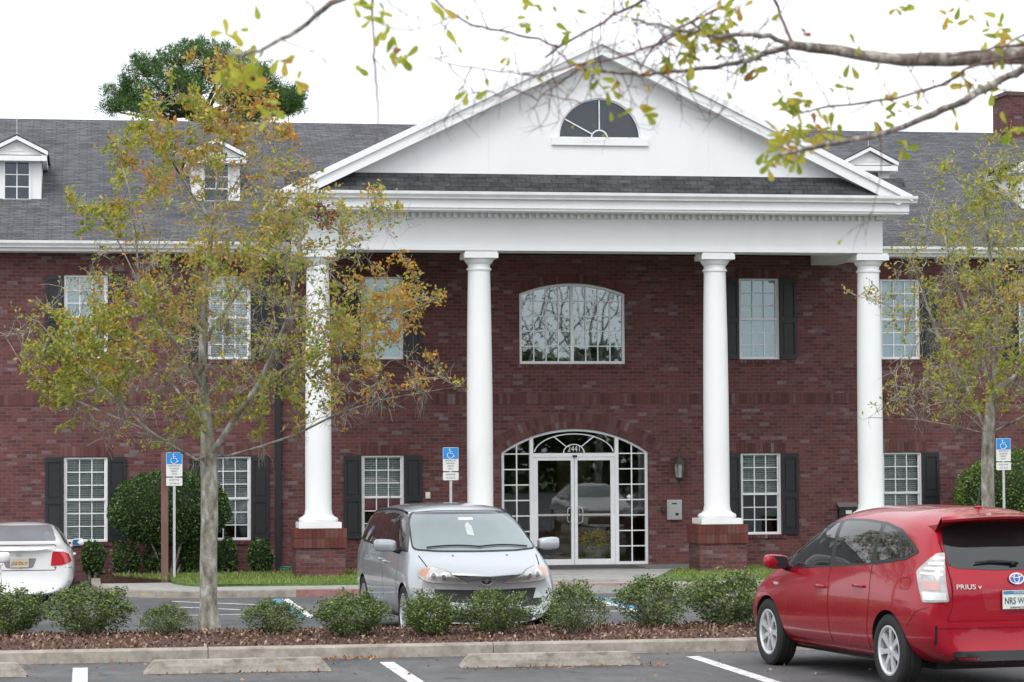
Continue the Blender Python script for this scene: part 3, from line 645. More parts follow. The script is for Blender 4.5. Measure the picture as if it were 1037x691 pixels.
mb = MB(); mb.box(GX0, GX1, -3.52, -.003, 6.50, 6.54); mb.box(GX0, GX1, -3.55, -3.50, 6.541, 6.76)
for xa, xb in ((GX0, GX0 + .04), (GX1 - .04, GX1)): mb.box(xa, xb, -3.499, -.1, 6.541, 6.76)
mb.build('cornice', 'white', BL)
def gutter(x0, x1, y, z, name='gutter'):
    prof = [(y, z), (y - .075, z), (y - .085, z + .03), (y - .125, z + .075), (y - .13, z + .125), (y - .12, z + .125), (y - .115, z + .08), (y - .07, z + .01), (y, z + .01)]
    MB().ext(prof, x0, x1).build(name, 'gutter', BL)
gutter(GX0 - .13, GX1 + .13, -3.551, 6.695)
# pent roof, tympanum with fanlight, rake boards, gable roof
AZ, SL = 9.56, .484
YT = -3.32; HW = 5.66
roofz = lambda x, top=AZ: top - SL * abs(x - CX0)
mb = MB(); mb.ext([(-3.60, 6.82), (-3.60, 6.78), (YT - .002, 7.13), (YT - .002, 7.17)], GX0 + .03, GX1 - .03); mb.build('pent_roof', 'shingle_dark', BL)
FC, FZ, FR = -.19, 7.84, .75
half = [(FC + FR * cos(a), FZ + FR * .95 * sin(a)) for a in np.linspace(0, pi, 25)]
tz = 6.9
xw = (AZ - .20 - tz) / SL
mb = MB(); mb.plate([(CX0 - xw, tz), (CX0 + xw, tz), (CX0, AZ - .20)], [half], frontal, YT, YT + .12)
mb.box(FC - .88, FC + .88, YT - .05, YT - .001, FZ - .14, FZ - .005)
tymp = mb.build('tympanum', 'white_stucco', BL)
for xs in (-2.0, 2.0): MB().box(CX0 + xs - .004, CX0 + xs + .004, YT - .004, YT - .001, 7.24, AZ - .24 - SL * 2).build('panel_seam', 'gutter', tymp)
mb = MB(); arcbar(mb, FC, FZ, FR - .012, FR * .95 - .012, .03, 0, pi, YT + .03, YT + .07, 24); arcbar(mb, FC, FZ, .145, .14, .022, 0, pi, YT + .03, YT + .06)
mb.box(FC - .01, FC + .01, YT + .03, YT + .06, FZ + .14, FZ + FR * .96); a = radians(152)
mb.add([(FC + r * cos(a + e), y, FZ + r * sin(a + e)) for y in (YT + .03, YT + .06) for r, e in ((.14, .07), (.73, .014), (.73, -.014), (.14, -.07))], [(0, 1, 2, 3), (7, 6, 5, 4), (0, 4, 5, 1), (1, 5, 6, 2), (2, 6, 7, 3), (3, 7, 4, 0)])
mb.box(FC - FR, FC + FR, YT + .03, YT + .07, FZ - .003, FZ + .015)
fw = mb.build('fanlight', 'vinyl', BL); MB().plate([(FC + .98 * (p[0] - FC), FZ + .98 * (p[1] - FZ)) for p in half], [], frontal, YT + .08, YT + .085).build('pane', 'glass_attic', fw)
MB().box(FC - .9, FC + .9, YT + .13, YT + 2.2, FZ - .2, FZ + .9).build('attic_dark', 'interior', fw)
mb = MB()
for s in (-1, 1):
    P = lambda q, z: (CX0 + s * q, AZ + z - SL * q)
    mb.ext([P(0, 0), P(HW, 0), P(HW, -.06), P(HW - .22, -.27 + .0), P(0, -.27)], -3.62, -3.57, 'y')
    mb.ext([P(0, .03), P(HW + .03, .03), P(HW + .03, -.085), P(0, -.085)], -3.665, -3.621, 'y')
    mb.ext([P(0, -.22), P(HW - .30, -.22), P(HW - .30, -.25), P(0, -.25)], -3.569, YT - .001, 'y')
mb.build('rake_board', 'white', BL)
mb = MB()
for s in (-1, 1): mb.ext([(CX0, AZ + .035), (CX0 + s * (HW + .02), AZ + .035 - SL * (HW + .02)), (CX0 + s * (HW + .02), AZ + .003 - SL * (HW + .02)), (CX0, AZ + .003)], -3.618, 6.9, 'y')
mb.build('portico_roof', 'shingle', BL)
mb = MB()
for s in (-1, 1): mb.box(*sorted((CX0 + s * 5.25, CX0 + s * 5.45)), -.45, .6, 6.0, 6.9)
# main roof
EY, EZ, RY, RZ = -.42, 6.15, 7.05, 9.34
def roofpt(y): return EZ + (y - EY) * (RZ - EZ) / (RY - EY)
sl = (RZ - EZ) / (RY - EY)
mr = MB()
for x0, x1 in ((XL - .4, CX0 - 5.0), (CX0 + 5.0, XR + .4)):
    mr.ext([(EY, EZ), (RY, RZ), (RY, RZ + .04), (EY - .02, EZ + .035)], x0, x1)
mr.ext([(1.2, roofpt(1.2)), (RY, RZ), (RY, RZ + .04), (1.2, roofpt(1.2) + .04)], CX0 - 4.999, CX0 + 4.999)
mr.ext([(RY, RZ), (14.7, EZ - .05), (14.7, EZ - .01), (RY, RZ + .04)], XL - .4, XR + .4)
roof = mr.build('roof', 'shingle', BL)
for x0, x1 in ((XL - .4, EX0 - .01), (EX1 + .01, XR + .4)): MB().box(x0, x1, -.40, -.365, 5.985, 6.15).box(x0, x1, -.366, -.003, 5.975, 6.0).build('fascia', 'white', BL)
for s, gx in ((-1, GX0), (1, GX1)):
    prof = [(gx, 6.695), (gx + s * .075, 6.695), (gx + s * .085, 6.725), (gx + s * .125, 6.77), (gx + s * .13, 6.82), (gx + s * .12, 6.82), (gx, 6.81)]
    MB().ext(prof, -3.548, .95, 'y').build('side_gutter', 'gutter', BL)
    MB().box(*sorted((gx, gx - s * .03)), -.099, 1.0, 6.50, 6.76).build('side_fascia', 'white', BL)
gutter(XL - .4, EX0 - .03, -.401, 6.045); gutter(EX1 + .03, XR + .4, -.401, 6.045)
MB().box(EX1 + .001, EX1 + .12, -.39, -.1, 6.10, 6.32).build('eave_return', 'white', BL)
# downspouts
mb = MB(); mb.box(-5.765, -5.655, -.10, -.012, .15, 5.97); mb.box(-5.775, -5.645, -.105, -.008, 2.0, 2.03); mb.box(-5.775, -5.645, -.105, -.008, 4.2, 4.23); mb.ext([(-.10, .15), (-.012, .15), (-.15, .07), (-.24, .09)], -5.765, -5.655)
mb.build('downspout', 'shutter', BL)
# dormers
def dormer(x, zoff=0):
    y = 1.85; z0 = roofpt(y) - .15
    w = .46; H = 1.00
    mb = MB(); mb.plate(rect(-w, w, 0, H), [rect(-.25, .25, .16, .92)], frontal, 0, .06)
    for s in (-1, 1):
        yb = (H) / sl; xx = s * w
        mb.ext([(.061, 0.02), (.061, H), (yb, H)], min(xx, xx - s * .05), max(xx, xx - s * .05))
    d = mb.build('dormer', 'white', BL, (x, y, z0))
    fr = MB(); fr.plate(rect(-.27, .27, .14, .94), [rect(-.225, .225, .19, .89)], frontal, -.03, .03); muntins(fr, -.225, .225, .19, .89, 2, 3, -.01, .02)
    fr.box(-.30, .30, -.05, -.031, .10, .139); fr.build('sash', 'vinyl', d)
    MB().box(-.24, .24, .032, .037, .15, .93).build('pane', 'glass_attic', d)
    MB().box(-.3, .3, .3, .34, .1, .98).build('dark_attic', 'interior', d)
    rf = MB(); yb = (H + .45) / sl
    for s in (-1, 1):
        rf.ext([(0, H + .385), (s * .60, H + .085), (s * .60, H + .11), (0, H + .41)], -.24, yb, 'y')
    rf.build('dormer_roof', 'shingle', d)
    t = MB()
    t.ext([(-.52, H + .03), (.52, H + .03), (0, H + .31)], -.10, -.06, 'y')
    for s in (-1, 1): t.ext([(0, H + .383), (s * .59, H + .088), (s * .59, H + .01), (0, H + .31)], -.235, -.17, 'y'); t.box(*sorted((s * .47, s * .56)), -.16, yb * .6, H - .07, H + .029)
    t.box(-.57, .57, -.235, -.165, H - .10, H + .0); t.box(-.56, .56, -.16, .0, H - .02, H + .0)
    t.build('gable_trim', 'white', d)
    MB().ext([(-.16, H + .09), (.16, H + .09), (0, H + .19)], -.115, -.101, 'y').build('gable_vent', 'gutter', d)
    MB().tube([(0, -.1, H + .40), (0, -.1, H + .78)], .008, 5).build('lightning_rod', 'galv', d)
for x in (-14.36, -10.56, -6.76, 6.33, 10.05, 13.8): dormer(x)
MB().tube([(CX0, -3.5, AZ), (CX0, -3.5, AZ + .38)], .009, 5).build('lightning_rod', 'galv', BL)
mb = MB(); mb.box(11.02, 12.5, 6.6, 7.5, 8.8, 10.16)
ch = mb.build('chimney', 'brick', BL); MB().box(10.98, 12.54, 6.56, 7.54, 10.161, 10.25).build('chimney_cap', 'mortar', ch)

# wall fittings ------------------------------------------------
t = empty('wall_lantern', (1.92, 0, 1.94)); tag(t, 'weathered bronze coach lantern on the brick wall right of the doors', 'wall lamp'); t.scale = (1.15, 1.15, 1.15)
mb = MB(); mb.lathe([(0, .012), (.05, .012), (.055, 0), (0, 0)], 16, (0, 0, 0), 'z')
mb = MB(); mb.lathe([(0, -.03), (.045, -.03), (.055, -.002), (0, -.002)], 16, (0, 0, .12), 'y'); mb.tube([(0, -.02, .10), (0, -.10, .13), (0, -.16, .22), (0, -.16, .27)], .011, 6); mb.tube([(0, -.16, .27), (0, -.155, .30), (0, -.10, .29)], .009, 6)
mb.build('bracket', 'bronze', t, smooth=True)
mb = MB()
def ring6(r0, z0, r1, z1, n=6): mb.lathe([(r0, z0), (r1, z1)], n, (0, -.16, 0))
mb.lathe([(0, .25), (.018, .245), (.03, .21), (.035, .18), (.12, .08), (.128, .06), (.10, .058), (0, .06)], 6, (0, -.16, 0))
for k in range(6):
    a = k * pi / 3; mb.tube([(.088 * cos(a), -.16 + .088 * sin(a), .06), (.06 * cos(a), -.16 + .06 * sin(a), -.17)], .007, 4)
mb.lathe([(0, -.165), (.068, -.165), (.07, -.185), (.045, -.205), (.02, -.23), (.022, -.25), (.008, -.275), (0, -.28)], 6, (0, -.16, 0))
mb.build('lamp_housing', 'bronze', t)
mb = MB(); mb.lathe([(.08, .058), (.054, -.164)], 6, (0, -.16, 0)); mb.build('lamp_glass', noisy('frosted_lamp_glass', [(.3, (.25, .26, .24)), (.7, (.42, .43, .40))], 10, rough=.15), t)
t = MB().box(1.71, 2.0, -.05, -.002, .94, 1.32).box(1.725, 1.985, -.056, -.051, .955, 1.305).build('intercom_panel', 'steel', bevel=.004); tag(t, 'square stainless panel on the brick wall below the lantern', 'intercom')
MB().box(1.80, 1.90, -.060, -.0565, 1.235, 1.26).box(1.87, 1.93, -.060, -.0565, 1.02, 1.07).build('slot', 'black', t)
t = MB().lathe([(0, -.09), (.028, -.09), (.034, -.05), (.03, -.002), (0, -.002)], 12, (1.63, 0, 1.13), 'y').box(1.60, 1.66, -.03, -.002, 1.07, 1.19).build('key_switch', 'bronze'); tag(t, 'small dark key switch left of the steel panel', 'switch')
t = empty('mailbox', (5.27, 0, .93)); tag(t, 'black wall mailbox with a silver top between the last column and the red car', 'mailbox')
MB().box(-.19, .19, -.14, -.003, 0, .22).box(-.15, -.05, -.146, -.141, .04, .07).build('box', 'black', t, bevel=.01)
MB().ext([(-.15, .215), (-.003, .30), (-.003, .31), (-.165, .23)], -.20, .20).build('lid', 'steel', t)
MB().box(-.06, .06, -.146, -.141, .09, .16).build('plate', 'sign_white', t)
t = MB().box(-2.935, -2.845, -.03, -.002, 1.385, 1.505).box(-2.915, -2.865, -.036, -.031, 1.41, 1.48).build('outlet_box', 'sign_white', bevel=.004); tag(t, 'small pale outlet box on the brick beside the shutter', 'outlet')
mb = MB(); P = [(-5.68 + .10 * cos(a) * (1 + .1 * sin(3 * a)) + .03 * a / 6, -.95 + .10 * sin(a), .11 + .006 * a) for a in np.linspace(0, 12, 50)] + [(-5.3, -.9, .10), (-5.05, -.6, .10), (-5.0, -.2, .10), (-5.0, -.03, .3)]
tag(mb.tube(P, .012, 6).build('garden_hose', plain('hose_green', (.05, .22, .14), rough=.4), smooth=True), 'green garden hose coiled at the foot of the downspout', 'hose')

# signs --------------------------------------------------------
def wheelchair(mb, s=1.0):
    mb.lathe([(0, -.002), (.012 * s, -.002), (.012 * s, 0), (0, 0)], 12, (-.018 * s, 0, .07 * s), 'y')
    mb.tube([(-.018 * s, -.001, .055 * s), (-.012 * s, -.001, .0), (.035 * s, -.001, -.003 * s), (.055 * s, -.001, -.055 * s), (.072 * s, -.001, -.048 * s)], .0075 * s, 4)
    mb.tube([(-.015 * s, -.001, .03 * s), (.03 * s, -.001, .03 * s)], .006 * s, 4)
    mb.tube([(-.005 * s + .055 * s * cos(a), -.001, -.035 * s + .055 * s * sin(a)) for a in np.linspace(radians(125), radians(345), 16)], .0065 * s, 4)
def parking_sign(x, y, z, lab, top=2.33, w=.14):
    t = empty('parking_sign', (x, y, z)); tag(t, lab, 'sign', 'accessible parking signs')
    MB().box(-.022, .022, -.012, .012, -.2, top - z - .05).build('post', 'galv', t)
    zt = top - z; back = MB()
    def rr(x0, x1, z0, z1, r=.015):
        return [(cx + r * cos(a), cz + r * sin(a)) for cx, cz, a0 in ((x1 - r, z1 - r, 0), (x0 + r, z1 - r, 90), (x0 + r, z0 + r, 180), (x1 - r, z0 + r, 270)) for a in [radians(a0 + k * 30) for k in range(4)]]
    b = MB().plate(rr(-w, w, zt - .42, zt), [], frontal, -.018, -.014).build('sign_panel', 'sign_white', t)
    MB().plate(rr(-w + .006, w - .006, zt - .205, zt - .006, .012), [], frontal, -.0195, -.0182).build('blue_field', 'sign_blue', b)
    mb = MB(); wheelchair(mb, 1.0); o = mb.build('wheelchair_symbol', 'sign_white', b, (0, -.022, zt - .105))
    for k, s_ in enumerate(('PARKING BY', 'DISABLED', 'PERMIT', 'ONLY')): text_mesh('lettering', s_, .036, 'sign_ink', b, (0, -.0195, zt - .235 - .047 * k), depth=.001)
    b2 = MB().plate(rr(-w, w, zt - .58, zt - .44), [], frontal, -.018, -.014).build('lower_panel', 'sign_white', t)
    for k, s_ in enumerate(('$250 FINE', 'FS 318.18')): text_mesh('lettering', s_, .040, 'sign_ink', b2, (0, -.0195, zt - .48 - .06 * k), depth=.001)
p = at_y(176.5, 584, -3.1); parking_sign(p[0], -3.1, .07, 'blue and white accessible parking sign beside the stained post, near the oak trunk', 2.27)
p = at_y(456.5, 500, -3.0); parking_sign(p[0], -3.0, .07, 'blue and white accessible parking sign above the silver minivan roof', 2.33)
p = at_y(1016.5, 500, -3.0); parking_sign(p[0], -3.0, .07, 'blue and white accessible parking sign in front of the round bush on the right', 2.44)
p = at_y(167, 583, -3.05); t = MB().box(-.062, .062, -.062, .062, -.2, 2.18).ext([(-.062, 2.181), (.062, 2.181), (0, 2.21)], -.062, .062, 'y').build('timber_post', 'wood_post', None, (p[0], -2.95, .07), bevel=.01); tag(t, 'square reddish brown post behind the left parking sign', 'post')

# ============================================================ TREES AND SHRUBS
def px_of(P):
    v = P - CAM; z = v @ _d; return 518.5 + F_PX * (v @ _r) / z, 345.5 - F_PX * (v @ _u) / z
class KD:
    def __init__(s, P):
        from mathutils.kdtree import KDTree
        s.t = KDTree(len(P)); [s.t.insert(p, i) for i, p in enumerate(P)]; s.t.balance()
def colonize(seeds, A, D=.14, infl=1.2, kill=.28, iters=160, bias=(0, 0, .15), rng=NPR):
    """grow a branching skeleton from seed chains towards the attraction points A."""
    N = [np.array(p, float) for p in seeds[0]]; par = [-1] + list(range(len(N) - 1))
    for ch in seeds[1:]:
        j = min(range(len(N)), key=lambda i: np.linalg.norm(N[i] - np.array(ch[0])))
        for p in ch[1:]: N.append(np.array(p, float)); par.append(j); j = len(N) - 1
    A = np.asarray(A, float); alive = np.ones(len(A), bool); start = max(1, seeds[0].__len__() - 3)
    near = np.full(len(A), -1); nd = np.full(len(A), 1e9)
    def upd(i0):
        for i in range(i0, len(N)):
            d = np.linalg.norm(A - N[i], axis=1); m = d < nd; nd[m] = d[m]; near[m] = i
    upd(start); last = None
    for it in range(iters):
        alive &= nd > kill
        m = alive & (nd < infl)
        if not m.any():
            if not alive.any() or infl > 6: break
            infl *= 1.4; continue
        i0 = len(N); dirs = {}
        for k in np.nonzero(m)[0]:
            v = A[k] - N[near[k]]; dirs.setdefault(int(near[k]), []).append(v / (np.linalg.norm(v) + 1e-9))
        for j, vs in dirs.items():
            v = np.mean(vs, axis=0) + np.array(bias) + rng.normal(0, .14, 3); v /= np.linalg.norm(v) + 1e-9
            q = N[j] + v * D; N.append(q); par.append(j)
        upd(i0)
        if len(N) > 9000: break
    return np.array(N), np.array(par)
def skeleton_mesh(mb, N, par, tip=.006, root=None, power=2.3, rmax=None, minr=0, flare=None, expo=1.0):
    n = len(N); ch = [[] for _ in range(n)]
    for i, p in enumerate(par):
        if p >= 0: ch[p].append(i)
    r = np.zeros(n)
    for i in range(n - 1, -1, -1):
        # children always have larger index than parents
        r[i] = tip if not ch[i] else sum(r[c] ** power for c in ch[i]) ** (1 / power) + .00035
    if root: 
        r = tip + (root - tip) * (np.clip(r - tip, 0, None) / max(1e-6, r[0] - tip)) ** expo
    if flare: 
        for i in range(n): r[i] *= 1 + flare * max(0, 1 - (N[i][2] - N[0][2]) / .35) ** 2
    done = set(); stack = [(0, None)]
    while stack:
        s, p = stack.pop(); chain = [s] if p is None else [p, s]; rad = [r[s]] if p is None else [min(r[p], r[s] * 1.25), r[s]]
        c = s
        while ch[c]:
            ks = sorted(ch[c], key=lambda k: -r[k])
            for k in ks[1:]: stack.append((k, c))
            c = ks[0]; chain.append(c); rad.append(r[c])
        if max(rad) >= minr: mb.tube([N[i] for i in chain], rad, 9 if max(rad) > .05 else (5 if max(rad) > .012 else 3), cap=False)
    return r, ch
def fbm(P, s, seed=0):
    rng = np.random.default_rng(seed); out = np.zeros(len(P))
    for k in range(5):
        w = rng.normal(size=3) * s * 1.6 ** k; ph = rng.uniform(0, 6.28); out += np.sin(P @ w + ph) / 1.35 ** k
    return out / 2.4
def crown_points(poly, zc, thick, n, basepx, seed, hole=.15, rad=90, limbs=None, far=.35):
    """points of a crown: its outline in the facade view, its real depth from how far inside they are."""
    rng = np.random.default_rng(seed); P = np.array(poly, float); lo, hi = P.min(0), P.max(0)
    Q = rng.uniform(lo, hi, (n * 3, 2)); Q = Q[np_inside(Q, poly)]
    if limbs:
        segs = []
        for L in limbs:
            q = [px_of(np.array(p)) for p in L]; segs += [(q[i], q[i + 1]) for i in range(len(q) - 1)]
        S = np.array(segs, float); sa, sb = S[:, 0], S[:, 1]; sab = sb - sa; Q = rng.uniform(lo, hi, (n * 6, 2)); Q = Q[np_inside(Q, poly)]
        tt = np.clip(((Q[:, None] - sa) * sab).sum(2) / np.maximum((sab ** 2).sum(1), 1e-6), 0, 1); dl = np.linalg.norm(Q[:, None] - (sa + tt[..., None] * sab), axis=2).min(1)
        Q = Q[rng.random(len(Q)) < np.where(dl < 24, 1.0, far)][:int(n * 1.7)]
    seg = np.array([(poly[i], poly[(i + 1) % len(poly)]) for i in range(len(poly))], float)
    a, b = seg[:, 0], seg[:, 1]; ab = b - a
    t = np.clip(((Q[:, None] - a) * ab).sum(2) / (ab ** 2).sum(1), 0, 1); dist = np.linalg.norm(Q[:, None] - (a + t[..., None] * ab), axis=2).min(1)
    T = thick * np.sqrt(np.clip(dist / rad, 0, 1)); dz = rng.uniform(-1, 1, len(Q)) * T
    X = np.array([at_depth(q[0], q[1], zc) for q in Q]); vd = np.array([_d[0], _d[1], 0])
    X = X + dz[:, None] * vd
    ok = fbm(X, 1.8, seed) > -hole * 3; return X[ok][:n], Q[ok][:n]

def oak(name, base, seeds, poly, depth, thick, natt, root, leafn, leafsz, palette, seed, moss=0, mosszone=None, D=.12, kill=.21, bare=.45, label='', thin=None, dmod=None):
    t = empty(name, base); tag(t, label, 'tree')
    A, _q = crown_points(poly, depth, thick, natt, None, seed, hole=.3, limbs=seeds[1:])
    rng = np.random.default_rng(seed + 5)
    N, par = colonize(seeds, A, D=D, kill=kill, infl=.9, rng=rng)
    b = np.array(base); mb = MB(); r, ch = skeleton_mesh(mb, N - b, par, tip=.0032, root=root, power=2.0, flare=.45, expo=1.45)
    tr = mb.build('trunk', 'bark', t, smooth=True)
    # twigs and leaves at the thin ends
    thin_i = np.nonzero(r < .0105)[0]; thin_i = thin_i[N[thin_i][:, 2] > b[2] + 1.4]
    dens = fbm(N[thin_i], 1.5, seed + 3); fine = fbm(N[thin_i], 6.5, seed + 4); keep = thin_i[dens > -bare]; fdict = dict(zip(thin_i.tolist(), fine.tolist()))
    tw = MB(); LP = []; LI = []
    for i in keep:
        g = N[i] - N[par[i]]; g /= np.linalg.norm(g) + 1e-9
        k = rng.integers(2, 4)
        for _ in range(k):
            v = g * .6 + rng.normal(0, .55, 3); v[2] += .1; v /= np.linalg.norm(v); L = rng.uniform(.09, .24)
            q0 = N[i]; q1 = q0 + v * L * .5 + rng.normal(0, .012, 3); q2 = q0 + v * L + rng.normal(0, .02, 3)
            tw.tube([q0 - b, q1 - b, q2 - b], [.0034, .0027, .0017], 3, cap=False)
            m = rng.poisson((1 if dmod is None else dmod(N[i])) * leafn * (2.3 if fdict[int(i)] > .12 else (.75 if fdict[int(i)] > -.15 else .06)))
            if m:
                u = rng.uniform(.35, 1.1, m); LP.append(q0 + (q2 - q0) * u[:, None] + rng.normal(0, .022, (m, 3))); LI += [i] * m
    tw.build('twigs', 'twig', t, merge=False)
    LP = np.vstack(LP); o = palette(LP, rng)
    leaves('crown', LP - b, leafsz, ['leaf_fall', 'leaf_green', 'leaf_orange', 'leaf_red'], t, aspect=.5, mi=o, rng=rng, up=.2)
    if moss:
        cand = [i for i in range(len(N)) if .006 < r[i] < .03 and N[i][2] > b[2] + 1.9 and mosszone(N[i])]
        mm = MB()
        for i in rng.choice(cand, min(moss, len(cand)), replace=False):
            L = rng.uniform(.08, .28)
            for _ in range(rng.integers(7, 16)):
                p = N[i] - b + rng.normal(0, .035, 3); pts = [p]
                for q in range(3): p = p + np.array([rng.normal(0, .028), rng.normal(0, .028), -L / 3 * rng.uniform(.5, 1.3)]); pts.append(p)
                mm.tube(pts, [.0035, .003, .0022, .0012], 3, cap=False)
        mm.build('moss', 'moss', t, merge=False)['kind'] = 'stuff'
    return t, N, r

# left oak
ZD = 31.9
def c3(px, py, dz=0): return tuple(at_depth(px, py, ZD + dz))
tb = at_z(212, 640, .10)
ZD = float((tb - CAM) @ _d)
trunk = [tuple(tb), c3(211, 610), c3(211, 570), c3(212, 530), c3(212, 490), c3(211, 462)]
limbs = [
    [c3(211, 462), c3(209, 430), c3(206, 395), c3(205, 350), c3(206, 310), c3(210, 270), c3(216, 225), c3(222, 170, .1), c3(230, 125, .1), c3(237, 88, .1)],
    [c3(212, 466), c3(224, 445, -.15), c3(240, 420, -.3), c3(262, 390, -.4), c3(280, 350, -.5), c3(292, 320, -.5), c3(300, 270, -.4), c3(308, 220, -.3), c3(312, 175, -.3)],
    [c3(212, 470), c3(230, 462, .1), c3(265, 452, .2), c3(300, 440, .2), c3(340, 420, .2), c3(372, 402, .2)],
    [c3(210, 472), c3(198, 466, -.2), c3(175, 452, -.3), c3(150, 436, -.4), c3(122, 408, -.5)],
    [c3(209, 445), c3(196, 415, .3), c3(170, 385, .4), c3(145, 352, .5), c3(120, 318, .5), c3(90, 300, .4), c3(60, 290, .4)],
    [c3(150, 436, -.4), c3(110, 420, -.3), c3(75, 405, -.2), c3(45, 392, -.1), c3(22, 368, 0), c3(6, 342, 0)],
    [c3(122, 408, -.5), c3(90, 380, -.4), c3(62, 350, -.4), c3(38, 325, -.4)],
    [c3(340, 420, .2), c3(385, 405, .3), c3(425, 398, .3), c3(462, 392, .3)],
    [c3(207, 400), c3(190, 365, -.3), c3(165, 330, -.4), c3(140, 285, -.4), c3(120, 245, -.4), c3(98, 215, -.3), c3(72, 208, -.3)],
    [c3(140, 285, -.4), c3(138, 240, -.2), c3(130, 190, -.1), c3(118, 148, 0)],
    [c3(206, 360), c3(225, 320, .4), c3(252, 280, .6), c3(275, 240, .6)],
    [c3(213, 240, 0), c3(196, 200, -.2), c3(172, 160, -.3), c3(158, 125, -.3)],
    [c3(219, 205, 0), c3(245, 175, .2), c3(266, 140, .2), c3(276, 112, .2)],
    [c3(275, 240, .6), c3(305, 215, .5), c3(345, 235, .4), c3(385, 210, .3)],
    [c3(262, 390, -.4), c3(300, 368, -.2), c3(345, 350, .1), c3(390, 325, .1), c3(440, 303, .1)],
]
polyL = [(0, 345), (8, 322), (38, 312), (60, 330), (52, 292), (85, 275), (112, 268), (84, 240), (62, 222), (78, 198), (108, 205), (106, 170), (112, 138), (128, 118), (150, 92), (180, 72), (205, 62), (232, 58), (262, 74), (282, 100), (292, 128), (318, 150), (322, 190), (345, 205), (385, 185), (412, 208), (418, 238), (398, 262), (418, 280), (448, 292), (440, 318), (410, 340), (452, 368), (466, 396), (430, 408), (385, 420), (345, 438), (318, 440), (285, 420), (258, 440), (225, 440), (195, 445), (165, 462), (125, 452), (105, 462), (82, 440), (48, 415), (40, 380), (14, 372)]
def dmod_left(p):
    x, y = px_of(p)
    if y < 165: return 1.9
    if x < 125: return 1.5
    if 150 < x < 340 and 235 < y < 420: return .60
    return .95
def pal_left(P, rng):
    px, py = px_of(P); f = fbm(P, 1.1, 5) + rng.normal(0, .25, len(P))
    o = np.zeros(len(P), int); o[f < .05] = 1
    org = (py < 230) & (px < 190) | (px < 150) & (py < 330); o[org & (f > .15)] = 2; o[(px > 330) & (f > .6)] = 2; o[(py > 380) & (px < 330) & (f < .5)] = 1
    o[(f > .8)] = 2; d = (np.hypot(px - 328, py - 218) < 13) & (f > -.3); o[d] = 3
    return o
oak('oak_tree', tuple(tb), [trunk] + limbs, polyL, ZD, 1.7, 3600, .104, 5.4, .062, pal_left, 21, moss=70, mosszone=lambda p: p[2] < 4.6, bare=.7, dmod=dmod_left,
    label='young oak with sparse yellow and orange leaves, in the bed left of the silver minivan')
# right oak
tb2 = at_z(1000, 636, .10); ZR = float((tb2 - CAM) @ _d)
def d3(px, py, dz=0): return tuple(at_depth(px, py, ZR + dz))
trunk2 = [tuple(tb2), d3(1001, 600), d3(1001, 560), d3(1001, 515), d3(1000, 475), d3(1001, 440)]
limbs2 = [
    [d3(1001, 440), d3(1004, 400), d3(1010, 350), d3(1008, 300), d3(1000, 240), d3(995, 190)],
    [d3(1001, 445), d3(985, 425, -.2), d3(960, 405, -.3), d3(930, 395, -.3), d3(905, 390, -.3)],
    [d3(1001, 430), d3(975, 385, .3), d3(950, 340, .4), d3(935, 300, .4), d3(925, 270, .4)],
    [d3(1002, 445), d3(970, 432, .2), d3(930, 425, .3), d3(880, 423, .3)],
    [d3(1003, 420), d3(1030, 380, 0), d3(1060, 330, 0), d3(1080, 280, 0)],
    [d3(1006, 380), d3(985, 330, -.4), d3(965, 280, -.4), d3(955, 230, -.4)],
    [d3(1002, 450), d3(1040, 420, -.2), d3(1080, 395, -.2)],
    [d3(950, 340, .4), d3(920, 320, .4), d3(885, 304, .4), d3(868, 300, .4)],
]
polyR = [(872, 302), (905, 288), (912, 240), (905, 210), (925, 218), (925, 190), (945, 170), (968, 150), (985, 160), (990, 120), (1010, 135), (1040, 140), (1075, 130), (1120, 170), (1150, 250), (1140, 350), (1110, 410), (1070, 430), (1035, 425), (1010, 420), (985, 428), (950, 432), (900, 428), (885, 418), (905, 400), (898, 370), (918, 345), (885, 322)]
def dmod_right(p):
    x, y = px_of(p); return .35 if x < 950 else 1.0
def pal_right(P, rng):
    f = fbm(P, 1.3, 9) + rng.normal(0, .25, len(P)); o = np.ones(len(P), int); o[f > .35] = 0; o[f > .95] = 2; return o
oak('oak_tree', tuple(tb2), [trunk2] + limbs2, polyR, ZR, 1.7, 3000, .078, 4.6, .054, pal_right, 33, moss=170, dmod=dmod_right, mosszone=lambda p: p[2] < 4.7, bare=.2,
    label='thin oak with yellow green leaves and grey moss, behind the red hatchback')

